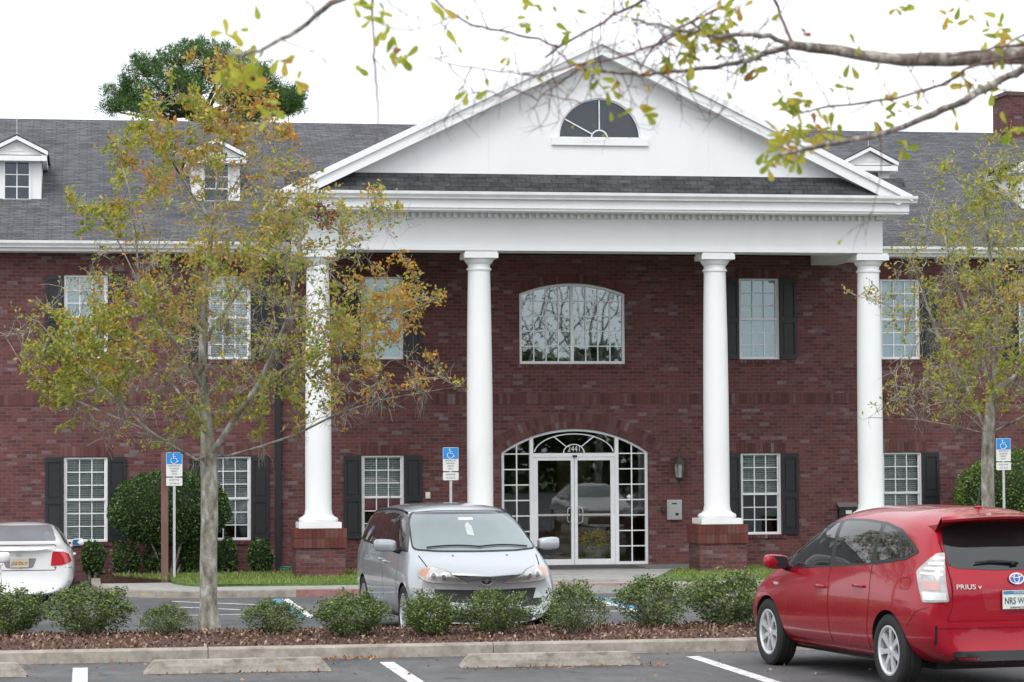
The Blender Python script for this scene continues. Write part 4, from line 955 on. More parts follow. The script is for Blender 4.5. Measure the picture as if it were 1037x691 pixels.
# hedge shrubs in the bed
def shrub_mesh(seed, w=.42, h=.62, n=5200):
    rng = np.random.default_rng(seed)
    th = rng.uniform(0, 2 * pi, n); v = rng.uniform(0, 1, n) ** .6; zz = rng.uniform(.12, 1, n)
    prof = np.where(zz < .55, .35 + .65 * (zz / .55) ** .8, np.sqrt(np.clip(1 - ((zz - .55) / .5) ** 2, 0, 1)))
    lump = 1 + .28 * np.sin(th * 2 + seed) + .18 * np.sin(th * 5 + zz * 6 + seed * 2) + .12 * np.sin(zz * 14 + th * 3)
    R = w * prof * lump * (.35 + .65 * v); P = np.c_[R * np.cos(th), R * np.sin(th), h * zz * (1 + .12 * np.sin(th * 3 + seed)) + rng.normal(0, .02, n)]
    ok = fbm(P, 7, seed) > -.75; P = P[ok]
    # clumps round stem ends
    m = 46; a = rng.uniform(0, 2 * pi, m); e = rng.uniform(.25, 1.3, m); S = np.c_[w * 1.05 * np.cos(a) * np.cos(e) * rng.uniform(.8, 1.25, m), w * 1.05 * np.sin(a) * np.cos(e) * rng.uniform(.8, 1.25, m), .16 + h * .92 * np.sin(e) * rng.uniform(.75, 1.12, m)]
    Q = np.repeat(S, 40, axis=0) + rng.normal(0, .036, (m * 40, 3)); P = np.vstack([P, Q]); P[:, 2] = np.maximum(P[:, 2], .04)
    o = leaves('foliage', P, .038, 'leaf_shrub', None, aspect=.55, rng=rng, up=.5); me = o.data; bpy.data.objects.remove(o)
    mb = MB()
    for s in S: 
        r0 = rng.normal(0, .03, 2); mb.tube([(r0[0], r0[1], -.05), (s[0] * .4, s[1] * .4, s[2] * .45), tuple(s)], [.008, .005, .002], 4, cap=False)
    for k in range(16):
        a = rng.uniform(0, 2 * pi); q = rng.uniform(.6, 1.15) * w; zt = h * rng.uniform(.85, 1.25); mb.tube([(0, 0, .05), (q * cos(a) * .6, q * sin(a) * .6, zt * .6), (q * cos(a), q * sin(a), zt)], [.005, .004, .002], 4, cap=False)
    return me, mb.mesh('stem', 'bark')
SH = [shrub_mesh(3), shrub_mesh(8, n=4200), shrub_mesh(14, n=3200), shrub_mesh(23, n=2600), shrub_mesh(31, n=5200)]
# px centre, px base y, width px, height px, mesh, colour words
hedge = [(12, 643, 84, 52, 0, 'hedge shrub cut by the left edge, below the white sedan'), (92, 644, 92, 56, 1, 'wide full hedge shrub with bright tips, second from the left edge'),
         (168, 644, 54, 34, 2, 'smallest hedge shrub, just left of the oak trunk'), (278, 643, 74, 38, 3, 'low sparse hedge shrub just right of the oak trunk'),
         (357, 645, 84, 50, 4, 'hedge shrub at the left rear wheel side of the silver minivan'), (436, 644, 74, 48, 0, 'hedge shrub below the left headlight of the silver minivan'),
         (503, 643, 72, 50, 1, 'hedge shrub below the badge of the silver minivan'), (580, 642, 66, 56, 2, 'narrow tall hedge shrub right of the silver minivan'),
         (662, 636, 90, 56, 3, 'full hedge shrub in front of the entrance walk'), (740, 634, 96, 60, 4, 'large hedge shrub beside the front of the red hatchback'),
         (822, 630, 84, 54, 1, 'hedge shrub mostly behind the red hatchback')]
for i, (px, py, w, h, k, lab) in enumerate(hedge):
    p = at_z(px, py, .13); Z = float((p - CAM) @ _d); t = empty('hedge_shrub', tuple(p), RND.uniform(0, 6)); tag(t, lab, 'shrub', 'low hedge shrubs in the planting bed')
    link('foliage', SH[k][0], t); link('stem', SH[k][1], t); s = Z / F_PX; t.scale = (w * s / .92, w * s / .92, h * s / .82)
# clipped bushes by the wall
def dome_bush(name, base, w, h, label, mat, seed, n=15000, stem=.35, size=.050, group=None, flat=False, dep=None, rag=.05):
    rng = np.random.default_rng(seed); t = empty(name, base); tag(t, label, 'bush', group); dep = dep or w
    v = rng.normal(size=(n, 3)); v /= np.linalg.norm(v, axis=1, keepdims=True)
    rr = 1 + rag * fbm(v, 5 if rag < .1 else 3, seed) + .03 * fbm(v, 14, seed + 1) - rng.exponential(.035, n)
    P = v * rr[:, None] * np.array([w / 2, dep / 2, (h - stem) / 2]) + np.array([0, 0, stem + (h - stem) / 2])
    leaves('foliage', P, size, mat, t, aspect=.6, outdir=v, rng=rng)
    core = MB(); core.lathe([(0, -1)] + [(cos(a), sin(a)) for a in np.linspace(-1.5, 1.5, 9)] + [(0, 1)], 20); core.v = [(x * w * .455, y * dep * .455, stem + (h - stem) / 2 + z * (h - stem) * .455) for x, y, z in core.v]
    M.setdefault('bush_core', plain('bush_dark_core', (.018, .024, .010), rough=1)); core.build('dark_core', 'bush_core', t, smooth=True)  # one smooth near-black solid fills the inside of the leaf shell
    st = MB()
    for k in range(5): a = k * 1.3; st.tube([(.08 * cos(a), .08 * sin(a), -.1), (.25 * w * cos(a), .25 * dep * sin(a), stem + .25)], [.03, .018], 6)
    st.build('stem', 'bark', t)
    return t
dome_bush('round_bush', (-7.76, -1.15, .08), 2.14, 1.86, 'large round clipped bush between the two lower windows on the left', 'leaf_dark', 4, stem=.50, dep=1.7)
p = at_y(1040, 500, -1.2); dome_bush('round_bush', (p[0], -1.2, .08), 2.7, 2.15, 'large round bright green bush behind the right oak and its sign', 'leaf_bright', 6)
lab = ['dark upright shrub at the wall below the left window beside the white sedan', 'dark upright shrub at the wall, left of the stained post', 'dark upright shrub at the wall behind the stained post', 'dark upright shrub at the wall behind the sign post', 'dark upright shrub at the wall just right of the oak trunk', 'dark upright shrub at the wall nearest the black downspout']
for i, px in enumerate((94, 128, 158, 193, 229, 264)):
    p = at_y(px, 560, -1.2); dome_bush('wall_shrub', (p[0], -1.15, .08), (.36, .42, .38, .40, .40, .44)[i], (.58, .56, .60, .58, .60, .62)[i], lab[i], 'leaf_dark', 40 + i, n=1500, stem=.0, size=.055, group='small dark shrubs along the wall', dep=.42, rag=.34)

# pine beyond the roof
def pine():
    Zp = 92.0; g = lambda px, py, dz=0: np.array(at_depth(px, py, Zp + dz)); base = g(205, 300); base[2] = 0.0
    t = empty('pine_tree', tuple(base)); tag(t, 'tall green pine rising behind the grey roof on the left', 'tree')
    rng = np.random.default_rng(77); mb = MB(); top = g(200, 110)
    mb.tube([(0, 0, -.6), tuple((top - base) * .5), tuple(top - base)], [.28, .22, .15], 10, cap=False)
    lobes = [(128, 92, 22, 15), (150, 74, 26, 16), (178, 58, 28, 16), (205, 52, 26, 13), (235, 62, 24, 15), (165, 95, 32, 14), (205, 86, 34, 18), (245, 88, 26, 16), (270, 100, 22, 13), (292, 108, 16, 13), (125, 108, 18, 10), (190, 110, 26, 9), (255, 118, 22, 8), (150, 112, 20, 8), (222, 74, 26, 15), (300, 98, 9, 9), (262, 78, 20, 14), (283, 96, 16, 12), (240, 104, 24, 10), (180, 80, 26, 13)]
    LP = []; LD = []
    for px, py, rx, ry in lobes:
        for dz in (-1.2, .6):
            c = g(px + rng.normal(0, 3), py + rng.normal(0, 2), dz + rng.normal(0, .5)); s = Zp / F_PX
            mid = (top + c) / 2 + np.array([0, 0, -.4]); mb.tube([tuple(top - base - (0, 0, rng.uniform(0, 1.2))), tuple(mid - base), tuple(c - base - (0, 0, ry * s * .5))], [.07, .05, .03], 5, cap=False)
            m = 22; q = rng.normal(size=(m, 3)); q /= np.linalg.norm(q, axis=1, keepdims=True); q = q * (rng.uniform(.45, 1.08, (m, 1))) * np.array([rx * s, rx * s * .9, ry * s]); q[:, 2] = np.abs(q[:, 2]) * rng.choice([1, 1, -.6], m)
            for cc in c + q:
                if True:
                    mb.tube([tuple(c - base - (0, 0, ry * s * .4)), tuple(cc - base)], [.02, .008], 3, cap=False)
                    k = 52; dv = rng.normal(size=(k, 3)); dv[:, 2] += .35; dv /= np.linalg.norm(dv, axis=1, keepdims=True); LP.append(cc + dv * rng.uniform(.02, .16, (k, 1))); LD.append(dv)
    mb.build('trunk', 'pine_bark', t, smooth=True)
    leaves('crown', np.vstack(LP) - base, .17, 'needle', t, aspect=.13, outdir=np.vstack(LD) * 3, rng=rng)
pine()

# oak limb hanging over the lot, close to the camera
def fore():
    rng = np.random.default_rng(5); Zf = 7.6
    g = lambda px, py, z=Zf: np.array(at_depth(px, py, z))
    base = np.array(at_depth(1500, 700, Zf + .3)); base[2] = 0
    t = empty('overhanging_oak', tuple(base)); tag(t, 'long thin lichened branches with large yellow green leaves hanging across the top of the view', 'tree')
    k = Zf / F_PX
    mains = [
        ([(1500, 40), (1300, 48), (1150, 52), (1037, 57), (985, 59), (916, 61), (870, 56), (830, 49), (803, 46)], 30, 9.5, 0),
        ([(803, 46), (780, 37), (755, 35), (728, 38), (708, 33), (690, 32), (665, 24), (640, 20)], 7, 3, -.1),
        ([(803, 46), (780, 52), (760, 60), (746, 64), (715, 69), (690, 72), (665, 75), (640, 76), (610, 72), (585, 70)], 8, 3, .1),
        ([(1300, 30), (1150, 52), (1075, 62), (1037, 71), (1014, 81), (976, 102), (945, 116), (915, 129), (878, 139), (845, 145), (818, 150), (790, 157)], 13, 4, -.5),
        ([(1037, 57), (1005, 62), (985, 68), (961, 81), (938, 92), (905, 100), (870, 104), (840, 109), (812, 114)], 4, 2, -.2),
        ([(690, 32), (668, 44), (640, 54), (610, 62), (585, 66), (558, 72), (545, 78), (516, 73), (490, 70), (454, 64), (432, 58)], 3.2, 1, 0),
        ([(662, -6), (632, 10), (600, 28), (566, 48), (552, 58)], 4.2, 2.2, .2),
        ([(566, 48), (535, 38), (505, 31), (478, 27), (450, 10), (435, -8)], 3, 2, .2),
        ([(760, -10), (735, 5), (700, 22), (680, 34), (660, 50), (648, 70)], 4, 2, .2),
        ([(1500, -260), (1000, -200), (700, -120), (500, -60), (400, -30), (342, 0), (320, 15), (293, 36), (263, 51), (237, 56), (226, 50)], 12, 2.6, -1.2),
        ([(376, -25), (378, 20), (379, 50), (380, 80), (383, 105), (381, 142)], 3.2, 1.2, -1.0),
        ([(700, 22), (725, 45), (760, 58)], 3, 1, 0), ([(780, -10), (790, 15), (803, 46)], 2.4, 3.5, .1), ([(1037, 45), (1015, 48), (990, 52), (960, 57)], 4, 2, -.3),
        ([(1100, 20), (1037, 34), (1010, 52), (985, 66), (958, 84), (925, 92)], 3, 1.2, .3), ([(940, 105), (930, 85), (918, 66), (912, 55)], 1.6, 1, -.3), ([(585, 70), (560, 90), (545, 100), (520, 92), (500, 97)], 1.8, 1, 0)]
    mb = MB(); tw = MB(); paths = []
    mb.tube([tuple(q) for q in (np.zeros(3) + (0, 0, -.2), np.array([.02, .05, 1.5]), g(1500, 180) - base, g(1500, 40) - base, g(1500, -260, Zf - 1.2) - base)], [.16, .13, .10, .07, .035], 12)
    for P, w0, w1, dz in mains:
        pts = []
        for i in range(len(P) - 1):
            for u in (0, .33, .66): pts.append((P[i][0] + (P[i + 1][0] - P[i][0]) * u, P[i][1] + (P[i + 1][1] - P[i][1]) * u))
        pts.append(P[-1]); n = len(pts)
        W3 = [g(x + (rng.normal(0, .7) if 0 < i < n - 1 else 0), y + (rng.normal(0, .8) if 0 < i < n - 1 else 0), Zf + dz + .12 * sin(i * .7)) for i, (x, y) in enumerate(pts)]
        rad = [(w0 + (w1 - w0) * (i / (n - 1)) ** .5) * k / 2 * rng.uniform(.9, 1.1) for i in range(n)]
        (mb if w0 > 4.5 else tw).tube([tuple(q - base) for q in W3], rad, 8, cap=True); paths.append((W3, w0))
    tips = []
    def twig(p, v, L, w, depth):
        m = max(3, int(L / .035)); q = [p]; v = v / np.linalg.norm(v)
        for i in range(m):
            v = v + rng.normal(0, .22, 3); v[2] -= .015; v /= np.linalg.norm(v); q.append(q[-1] + v * L / m)
        tw.tube([tuple(x - base) for x in q], [w * (1 - .7 * i / m) for i in range(m + 1)], 4, cap=False); tips.append(q[-1])
        if depth > 0:
            for i in range(1, m):
                if rng.random() < .5: twig(q[i], v + rng.normal(0, .8, 3), L * rng.uniform(.3, .6), w * .6, depth - 1)
    for pi_, (W3, w0) in enumerate(paths):
        dens = [.16, .8, 1.0, .28, .45, .7, .8, .5, .9, .2, .1, .6, .2, .3, .35, .2, .4][pi_]
        for i in range(1, len(W3) - 1):
            px, py = px_of(W3[i])
            if px > 1060 or py < -30: continue
            if rng.random() < dens:
                d = W3[i + 1] - W3[i]; d /= np.linalg.norm(d); v = d * rng.uniform(.2, 1) + rng.normal(0, .75, 3); v[2] += rng.normal(0, .3)
                twig(W3[i], v, rng.uniform(.10, .30), .0020, 3 if pi_ in (2, 6) else 2)
    tr = mb.build('trunk', 'twig_fore', t, smooth=True)
    tw.build('twigs', 'twig_red', t, smooth=True, merge=False)
    spots = [(378, 10, 5, 9), (388, 26, 3, 6), (397, 58, 5, 10), (405, 50, 2, 6), (362, 66, 1, 3), (440, 5, 2, 6), (358, 5, 1, 2), (464, 46, 1, 1), (473, 92, 1, 1), (494, 90, 1, 1), (508, 38, 1, 2), (515, 57, 1, 1), (537, 20, 2, 5), (541, 3, 2, 6), (577, 32, 2, 4), (230, 70, 8, 10), (247, 84, 5, 9), (262, 66, 4, 9), (238, 36, 3, 6), (287, 60, 2, 5), (303, 85, 2, 5), (268, 110, 4, 8), (258, 3, 1, 2), (228, 33, 1, 3),
             (700, 38, 18, 16), (716, 28, 8, 12), (735, 42, 7, 9), (732, 18, 4, 6), (692, 55, 8, 10), (745, 5, 2, 5), (672, 62, 3, 6), (802, 104, 12, 10), (790, 150, 20, 15), (803, 132, 9, 9), (822, 136, 10, 10), (840, 136, 7, 8), (778, 166, 3, 6), (806, 160, 3, 5), (856, 88, 1, 2), (905, 110, 6, 9), (893, 122, 3, 5), (917, 150, 4, 5), (925, 108, 2, 4), (968, 122, 1, 3), (979, 80, 3, 8), (955, 12, 2, 5), (974, 6, 1, 3), (990, 18, 3, 6), (1003, 34, 4, 8), (1015, 28, 3, 5), (1030, 42, 3, 6), (1016, 60, 2, 5), (1000, 92, 2, 6), (1022, 132, 4, 6), (907, 6, 2, 4), (912, 12, 1, 2), (610, 78, 2, 4), (619, 92, 3, 5), (632, 116, 1, 2), (652, 117, 1, 2), (596, 70, 2, 4), (640, 8, 2, 6), (766, 58, 2, 5), (862, 65, 1, 2), (870, 45, 1, 3), (666, 110, 1, 2), (760, 75, 2, 6)]
    P = []
    for x, y, n_, s in spots:
        dz = -1.05 if x < 450 else 0
        for _ in range(int(n_ * 1.6) + 1): P.append(g(x + rng.normal(0, s * .7), y + rng.normal(0, s * .55), Zf + dz + rng.normal(0, .05)))
    P = np.array(P)
    extra = [q + rng.normal(0, .01, 3) for q in tips if rng.random() < .05]
    # leaves with a rounded blade: six-sided, folded along the midrib
    V = []; Fc = []
    def blade(p, L):
        a = rng.normal(size=3); a[2] -= .35; a -= _d * (a @ _d) * .5; a /= np.linalg.norm(a); b = np.cross(a, _d + rng.normal(0, .5, 3)); b /= np.linalg.norm(b); c = np.cross(a, b); n0 = len(V); w = L * .21
        cv = rng.uniform(-.2, .35)
        for u, h in ((0, 0), (.2, .35), (.5, .8), (.75, 1), (.92, .7), (1, 0)):
            m = p + a * L * u - c * L * cv * u * u
            V.append(m); V.append(m + b * w * h + c * w * h * .3); V.append(m - b * w * h + c * w * h * .3)
        for i in range(5): q = n0 + 3 * i; Fc.append((q, q + 1, q + 4, q + 3)); Fc.append((q, q + 3, q + 5, q + 2))
    for p in P: blade(p - base, rng.uniform(.027, .052))
    for p in extra: blade(p - base, rng.uniform(.015, .035))
    for p in [g(905 + rng.normal(0, 3), 112 + rng.normal(0, 6)) for _ in range(5)] + [g(968, 127), g(1000, 60)]: pass
    me = bpy.data.meshes.new('crown'); me.from_pydata([tuple(v) for v in V], [], Fc); me.materials.append(M['leaf_fore']); link('crown', me, t)
fore()
# trees across the lot behind the viewpoint, which the panes mirror
def woods():
    n = 42000; x = NPR.uniform(-150, 90, n); top = 6.0 + 2.2 * np.sin(x * .11) + 1.6 * np.sin(x * .31 + 1) + .9 * np.sin(x * .83); z = np.abs(NPR.uniform(0, 1, n)) ** .8 * top + NPR.normal(0, .3, n); y = -118 + NPR.normal(0, 1.5, n)
    tag(leaves('distant_woods', np.c_[x, y, np.maximum(z, .1)], 1.0, 'leaf_dark', None, aspect=.7), 'dark band of woods beyond the lot, seen only mirrored in the panes', 'woods', kind='stuff')
woods()
def far_tree(x, y, h, seed, lab):
    rng = np.random.default_rng(seed); t = empty('oak_tree', (x, y, 0)); tag(t, lab, 'tree', 'trees mirrored in the window panes')
    A = rng.normal(size=(420, 3)); A /= np.linalg.norm(A, axis=1, keepdims=True); A = A * rng.uniform(.3, 1, (420, 1)) * np.array([h * .42, h * .4, h * .38]) + np.array([0, 0, h * .62])
    N, par = colonize([[(0, 0, -.1), (0, 0, h * .1), (.1, 0, h * .2), (.1, 0, h * .28)]], A, D=.35, kill=.7, infl=3, rng=rng)
    mb = MB(); r, ch = skeleton_mesh(mb, N, par, tip=.02, root=.2); mb.build('trunk', 'bark', t, smooth=True)
    th = np.nonzero(r < .05)[0]; P = N[th][::2] + rng.normal(0, .3, (len(th[::2]), 3)); leaves('crown', P, .22, 'leaf_dark', t, rng=rng)
for i, (x, y, h) in enumerate(((11.5, -84, 15), (18, -90, 14), (-8, -95, 10), (27, -102, 9))): far_tree(x, y, h, 60 + i, 'oak behind the viewpoint, seen only mirrored in the panes')

# ============================================================ CARS
def paint_mat(name, c, metal=.35, rough=.28, flake=.06):
    m, t, b = nodes(name); n = noise(t, 300, 2); r = ramp(t, [(.3, [x * (1 - flake) for x in c]), (.7, [min(1, x * (1 + flake)) for x in c])]); t.links.new(n.outputs['Fac'], r.inputs[0]); t.links.new(r.outputs[0], b.inputs['Base Color'])
    n2 = noise(t, 2.0, 4); mr = t.nodes.new('ShaderNodeMapRange'); mr.inputs['To Min'].default_value = rough * .8; mr.inputs['To Max'].default_value = rough * 1.25; t.links.new(n2.outputs['Fac'], mr.inputs['Value']); t.links.new(mr.outputs[0], b.inputs['Roughness'])
    setp(b, metal=metal, coat=1.0, coat_rough=.04); return m
M['red_paint'] = paint_mat('red_paint', (.34, .003, .016), .3, .27); M['red_paint'].node_tree.nodes['Principled BSDF'].inputs['Coat Weight'].default_value = .6; M['red_paint'].node_tree.nodes['Principled BSDF'].inputs['Specular IOR Level'].default_value = .3
M['silver_paint'] = paint_mat('silver_paint', (.44, .465, .495), .35, .32)
M['white_paint'] = paint_mat('white_paint', (.78, .78, .77), 0, .3)
def car_glass(name, c, ior=1.5, rough=.02, coat=0):
    m = noisy(name, [(.3, [x * .8 for x in c]), (.7, c)], 1.5, rough=rough, ior=ior); m.node_tree.nodes['Principled BSDF'].inputs['Coat Weight'].default_value = coat; return m
M['tint'] = car_glass('tinted_car_glass', (.012, .013, .014), 1.75)
M['tint_red'] = car_glass('brown_tinted_glass', (.035, .022, .020), 1.6)
M['windshield'] = car_glass('windshield_glass', (.17, .225, .23), 2.1, .04)  # opaque pane; sky reflection and cabin scatter put into the teal-grey base colour
M['greyglass'] = car_glass('pale_rear_glass', (.22, .235, .25), 1.8, .08)
M['pillar_black'] = plain('pillar_black', (.012, .012, .013), rough=.3)
M['gap'] = plain('panel_gap', (.006, .005, .005), rough=.9)
M['chrome'] = plain('chrome', (.75, .76, .78), rough=.08, metal=1.0)
M['alloy'] = plain('alloy_wheel', (.66, .67, .69), rough=.35, metal=.5)
M['clear_van'] = noisy('van_lamp_lens', [(.35, (.46, .455, .45)), (.65, (.60, .60, .59))], 6, rough=.08, coat=1.0)
M['clear'] = noisy('clear_lens', [(.35, (.30, .29, .29)), (.65, (.50, .49, .48))], 14, rough=.06, coat=1.0)
M['lens_red'] = plain('red_lens', (.50, .012, .02), rough=.08, coat=1.0)
M['lens_amber'] = plain('amber_lens', (.60, .33, .23), rough=.08, coat=1.0)
M['reflector'] = plain('lamp_reflector', (.74, .74, .74), rough=.3, metal=.5)
M['pink_cell'] = plain('pink_cell', (.58, .36, .33), rough=.1)
M['badge'] = plain('badge_letters', (.72, .72, .74), rough=.3)
M['plate_bg'] = noisy('plate_face', [(.35, (.62, .64, .60)), (.65, (.75, .76, .72))], 12, rough=.5)
M['plate_ink'] = plain('plate_ink', (.03, .10, .10), rough=.5); M['plate_orange'] = plain('plate_orange', (.70, .30, .10), rough=.5); M['plate_blue'] = plain('plate_blue', (.04, .20, .36), rough=.5)
M['emblem_blue'] = plain('emblem_blue', (.03, .12, .42), rough=.3)

def shell(S, rear, front, wheels, paint, parent, name='body', wb_r=.355, wy=.60):
    """lofted closed body; S: x, zb, wb, zm, wm, zs, ws, zg, wg, zr, wr, zt, end weight."""
    S = [list(s) for s in S]; NP = 10; bm = bmesh.new(); rings = []; xm = (S[0][0] + S[-1][0]) / 2
    for s in S:
        x, zb, wb, zm, wm, zs, ws, zg, wg, zr, wr, zt, wt = s
        H = [(0, zb), (wb * .6, zb), (wb, zb + .05), (wm, zm), (ws, zs), (wg, zg), ((wg + wr) / 2 + .015, (zg + zr) / 2), (wr, zr), (wr * .6, zt - (zt - zr) * .22), (0, zt)]
        off = rear if x < xm else front
        ring = []
        for y, z in H + [(-y, z) for y, z in H[-2:0:-1]]:
            ring.append(bm.verts.new((x + off(abs(y), z) * wt, y, z)))
        rings.append(ring)
    n = len(rings[0])
    for a, b in zip(rings[:-1], rings[1:]):
        for i in range(n): bm.faces.new((a[i], a[(i + 1) % n], b[(i + 1) % n], b[i]))
    for r in (rings[0], rings[-1]):
        for i in range(9):
            j0, j1 = (n - i) % n, n - i - 1
            vs = [r[i], r[i + 1], r[j1], r[j0]]
            vs = list(dict.fromkeys(vs))
            if len(vs) >= 3: bm.faces.new(vs)
    bmesh.ops.recalc_face_normals(bm, faces=bm.faces)
    me = bpy.data.meshes.new('cage'); bm.to_mesh(me); bm.free()
    o = bpy.data.objects.new('cage', me); COL.objects.link(o)
    sb = o.modifiers.new('s', 'SUBSURF'); sb.levels = sb.render_levels = 3
    bpy.context.view_layer.update(); dg = bpy.context.evaluated_depsgraph_get()
    full = bpy.data.meshes.new_from_object(o.evaluated_get(dg)); tree = BVHTree.FromPolygons([v.co.copy() for v in full.vertices], [tuple(p.vertices) for p in full.polygons])
    cut = MB()
    for wx in wheels:
        for sgn in (-1, 1): cut.lathe([(0, sgn * wy), (wb_r, sgn * wy), (wb_r, sgn * 1.2), (0, sgn * 1.2)], 40, (wx, 0, .325), 'y')
    co = bpy.data.objects.new('cut', cut.mesh('cut', 'gap')); COL.objects.link(co)
    bo = o.modifiers.new('b', 'BOOLEAN'); bo.operation = 'DIFFERENCE'; bo.object = co; bo.solver = 'EXACT'
    bpy.context.view_layer.update(); dg = bpy.context.evaluated_depsgraph_get()
    me2 = bpy.data.meshes.new_from_object(o.evaluated_get(dg)); me2.name = name
    bpy.data.objects.remove(o); bpy.data.objects.remove(co)
    me2.materials.clear(); me2.materials.append(M[paint]); me2.materials.append(M['gap'])
    for p in me2.polygons:
        c = p.center; p.use_smooth = True; p.material_index = 0
        for wx in wheels:
            d = sqrt((c.x - wx) ** 2 + (c.z - .325) ** 2)
            if d < wb_r + .004 and abs(c.y) > wy - .005 and (abs(abs(c.y) - wy) < .004 or d > wb_r - .006 and abs(p.normal.y) < .3): p.material_index = 1
    me2.set_sharp_from_angle(angle=radians(38))
    body = link(name, me2, parent); return body, tree
def frame(kind, ang=0):
    if kind == 'left': return lambda u, v: (Vector((u, 3, v)), Vector((0, -1, 0)))
    if kind == 'right': return lambda u, v: (Vector((u, -3, v)), Vector((0, 1, 0)))
    if kind == 'front': return lambda u, v: (Vector((4, u, v)), Vector((-1, 0, 0)))
    if kind == 'rear': return lambda u, v: (Vector((-4, u, v)), Vector((1, 0, 0)))
    if kind == 'top': return lambda u, v: (Vector((u, v, 3)), Vector((0, 0, -1)))
    if kind == 'angle':
        h = Vector((cos(ang), sin(ang), 0)); t = Vector((-sin(ang), cos(ang), 0)); return lambda u, v: (h * 4 + t * u + Vector((0, 0, v)), -h)
def rounded(poly, r=.02, n=4):
    out = []; k = len(poly)
    for i in range(k):
        p = Vector(poly[i]); a = Vector(poly[i - 1]) - p; b = Vector(poly[(i + 1) % k]) - p; la, lb = a.length, b.length
        rr = min(r, la * .4, lb * .4); p0 = p + a.normalized() * rr; p1 = p + b.normalized() * rr
        for j in range(n + 1): u = j / n; out.append(tuple((1 - u) ** 2 * p0 + 2 * u * (1 - u) * p + u * u * p1))
    return out
def dense(poly, st=.04, closed=True):
    out = []; k = len(poly)
    for i in range(k if closed else k - 1):
        a = Vector(poly[i]); b = Vector(poly[(i + 1) % k]); m = max(1, int((b - a).length / st)); out += [tuple(a + (b - a) * j / m) for j in range(m)]
    if not closed: out.append(tuple(poly[-1]))
    return out
def cast(tree, fr, u, v):
    o, d = fr(u, v); h = tree.ray_cast(o, d); 
    if h[0] is None:
        q = tree.find_nearest(o + d * 3); return q[0], q[1]
    n = h[1] if h[1].dot(d) < 0 else -h[1]; return h[0], n
def panel(name, poly, fr, tree, off, mat, parent, st=.035, depth=.006, rnd=.02, smooth=True):
    P = dense(rounded(poly, rnd) if rnd else poly, st); xs = [p[0] for p in P]; ys = [p[1] for p in P]; V = [Vector(p) for p in P]; E = [(i, (i + 1) % len(P)) for i in range(len(P))]
    pin = []; x = min(xs) + st / 2
    A = np.array([(x, y) for x in np.arange(min(xs) + st * .5, max(xs), st) for y in np.arange(min(ys) + st * .5, max(ys), st)])
    if len(A):
        A = A[np_inside(A, P)]
        PP = np.array(P)
        for a in A:
            if np.min(np.hypot(PP[:, 0] - a[0], PP[:, 1] - a[1])) > st * .45: V.append(Vector(a))
    ov, oe, of, *_ = delaunay_2d_cdt(V, E, [], 1, 1e-6)
    of = [f for f in of if inside(sum((ov[i] for i in f), Vector((0, 0))) / len(f), P)]
    pos = []; nor = []
    for v in ov:
        h, n = cast(tree, fr, v[0], v[1]); pos.append(h + n * off); nor.append(n)
    from collections import Counter
    ec = Counter(); 
    for f in of:
        for i in range(len(f)): ec[frozenset((f[i], f[(i + 1) % len(f)]))] += 1
    n0 = len(pos); vs = pos + [p - n * (off + depth) for p, n in zip(pos, nor)]; fs = [tuple(f) for f in of]
    d = fr(0, 0)[1]
    fs2 = []
    for f in fs:
        nn = (vs[f[1]] - vs[f[0]]).cross(vs[f[2]] - vs[f[0]]); fs2.append(f if nn.dot(d) < 0 else f[::-1])
    for e, c in ec.items():
        if c == 1: a, b = tuple(e); fs2.append((a, b, b + n0, a + n0))
    me = bpy.data.meshes.new(name); me.from_pydata([tuple(v) for v in vs], [], fs2); me.materials.append(M[mat] if isinstance(mat, str) else mat)
    bm = bmesh.new(); bm.from_mesh(me); bmesh.ops.delete(bm, geom=[v for v in bm.verts if not v.link_faces], context='VERTS'); bm.to_mesh(me); bm.free()
    me.polygons.foreach_set('use_smooth', [smooth] * len(me.polygons)); me.set_sharp_from_angle(angle=radians(40)); return link(name, me, parent)
def seam(name, lines, fr, tree, w, off, mat, parent, st=.03):
    mb = MB()
    for L, closed in lines:
        P = dense(L, st, closed); k = len(P); quads = []
        for i in range(k):
            a = Vector(P[i - 1] if (closed or i) else P[i]); b = Vector(P[(i + 1) % k] if (closed or i < k - 1) else P[i]); t = (b - a).normalized(); n = Vector((-t.y, t.x)) * w / 2
            for s in (-1, 1):
                h, nn = cast(tree, fr, P[i][0] + n.x * s, P[i][1] + n.y * s); quads.append(h + nn * off)
        mb.add([tuple(q) for q in quads], [(2 * i, 2 * i + 1, (2 * i + 3) % (2 * k), (2 * i + 2) % (2 * k)) for i in range(k if closed else k - 1)])
    return mb.build(name, mat, parent, merge=False, smooth=True)
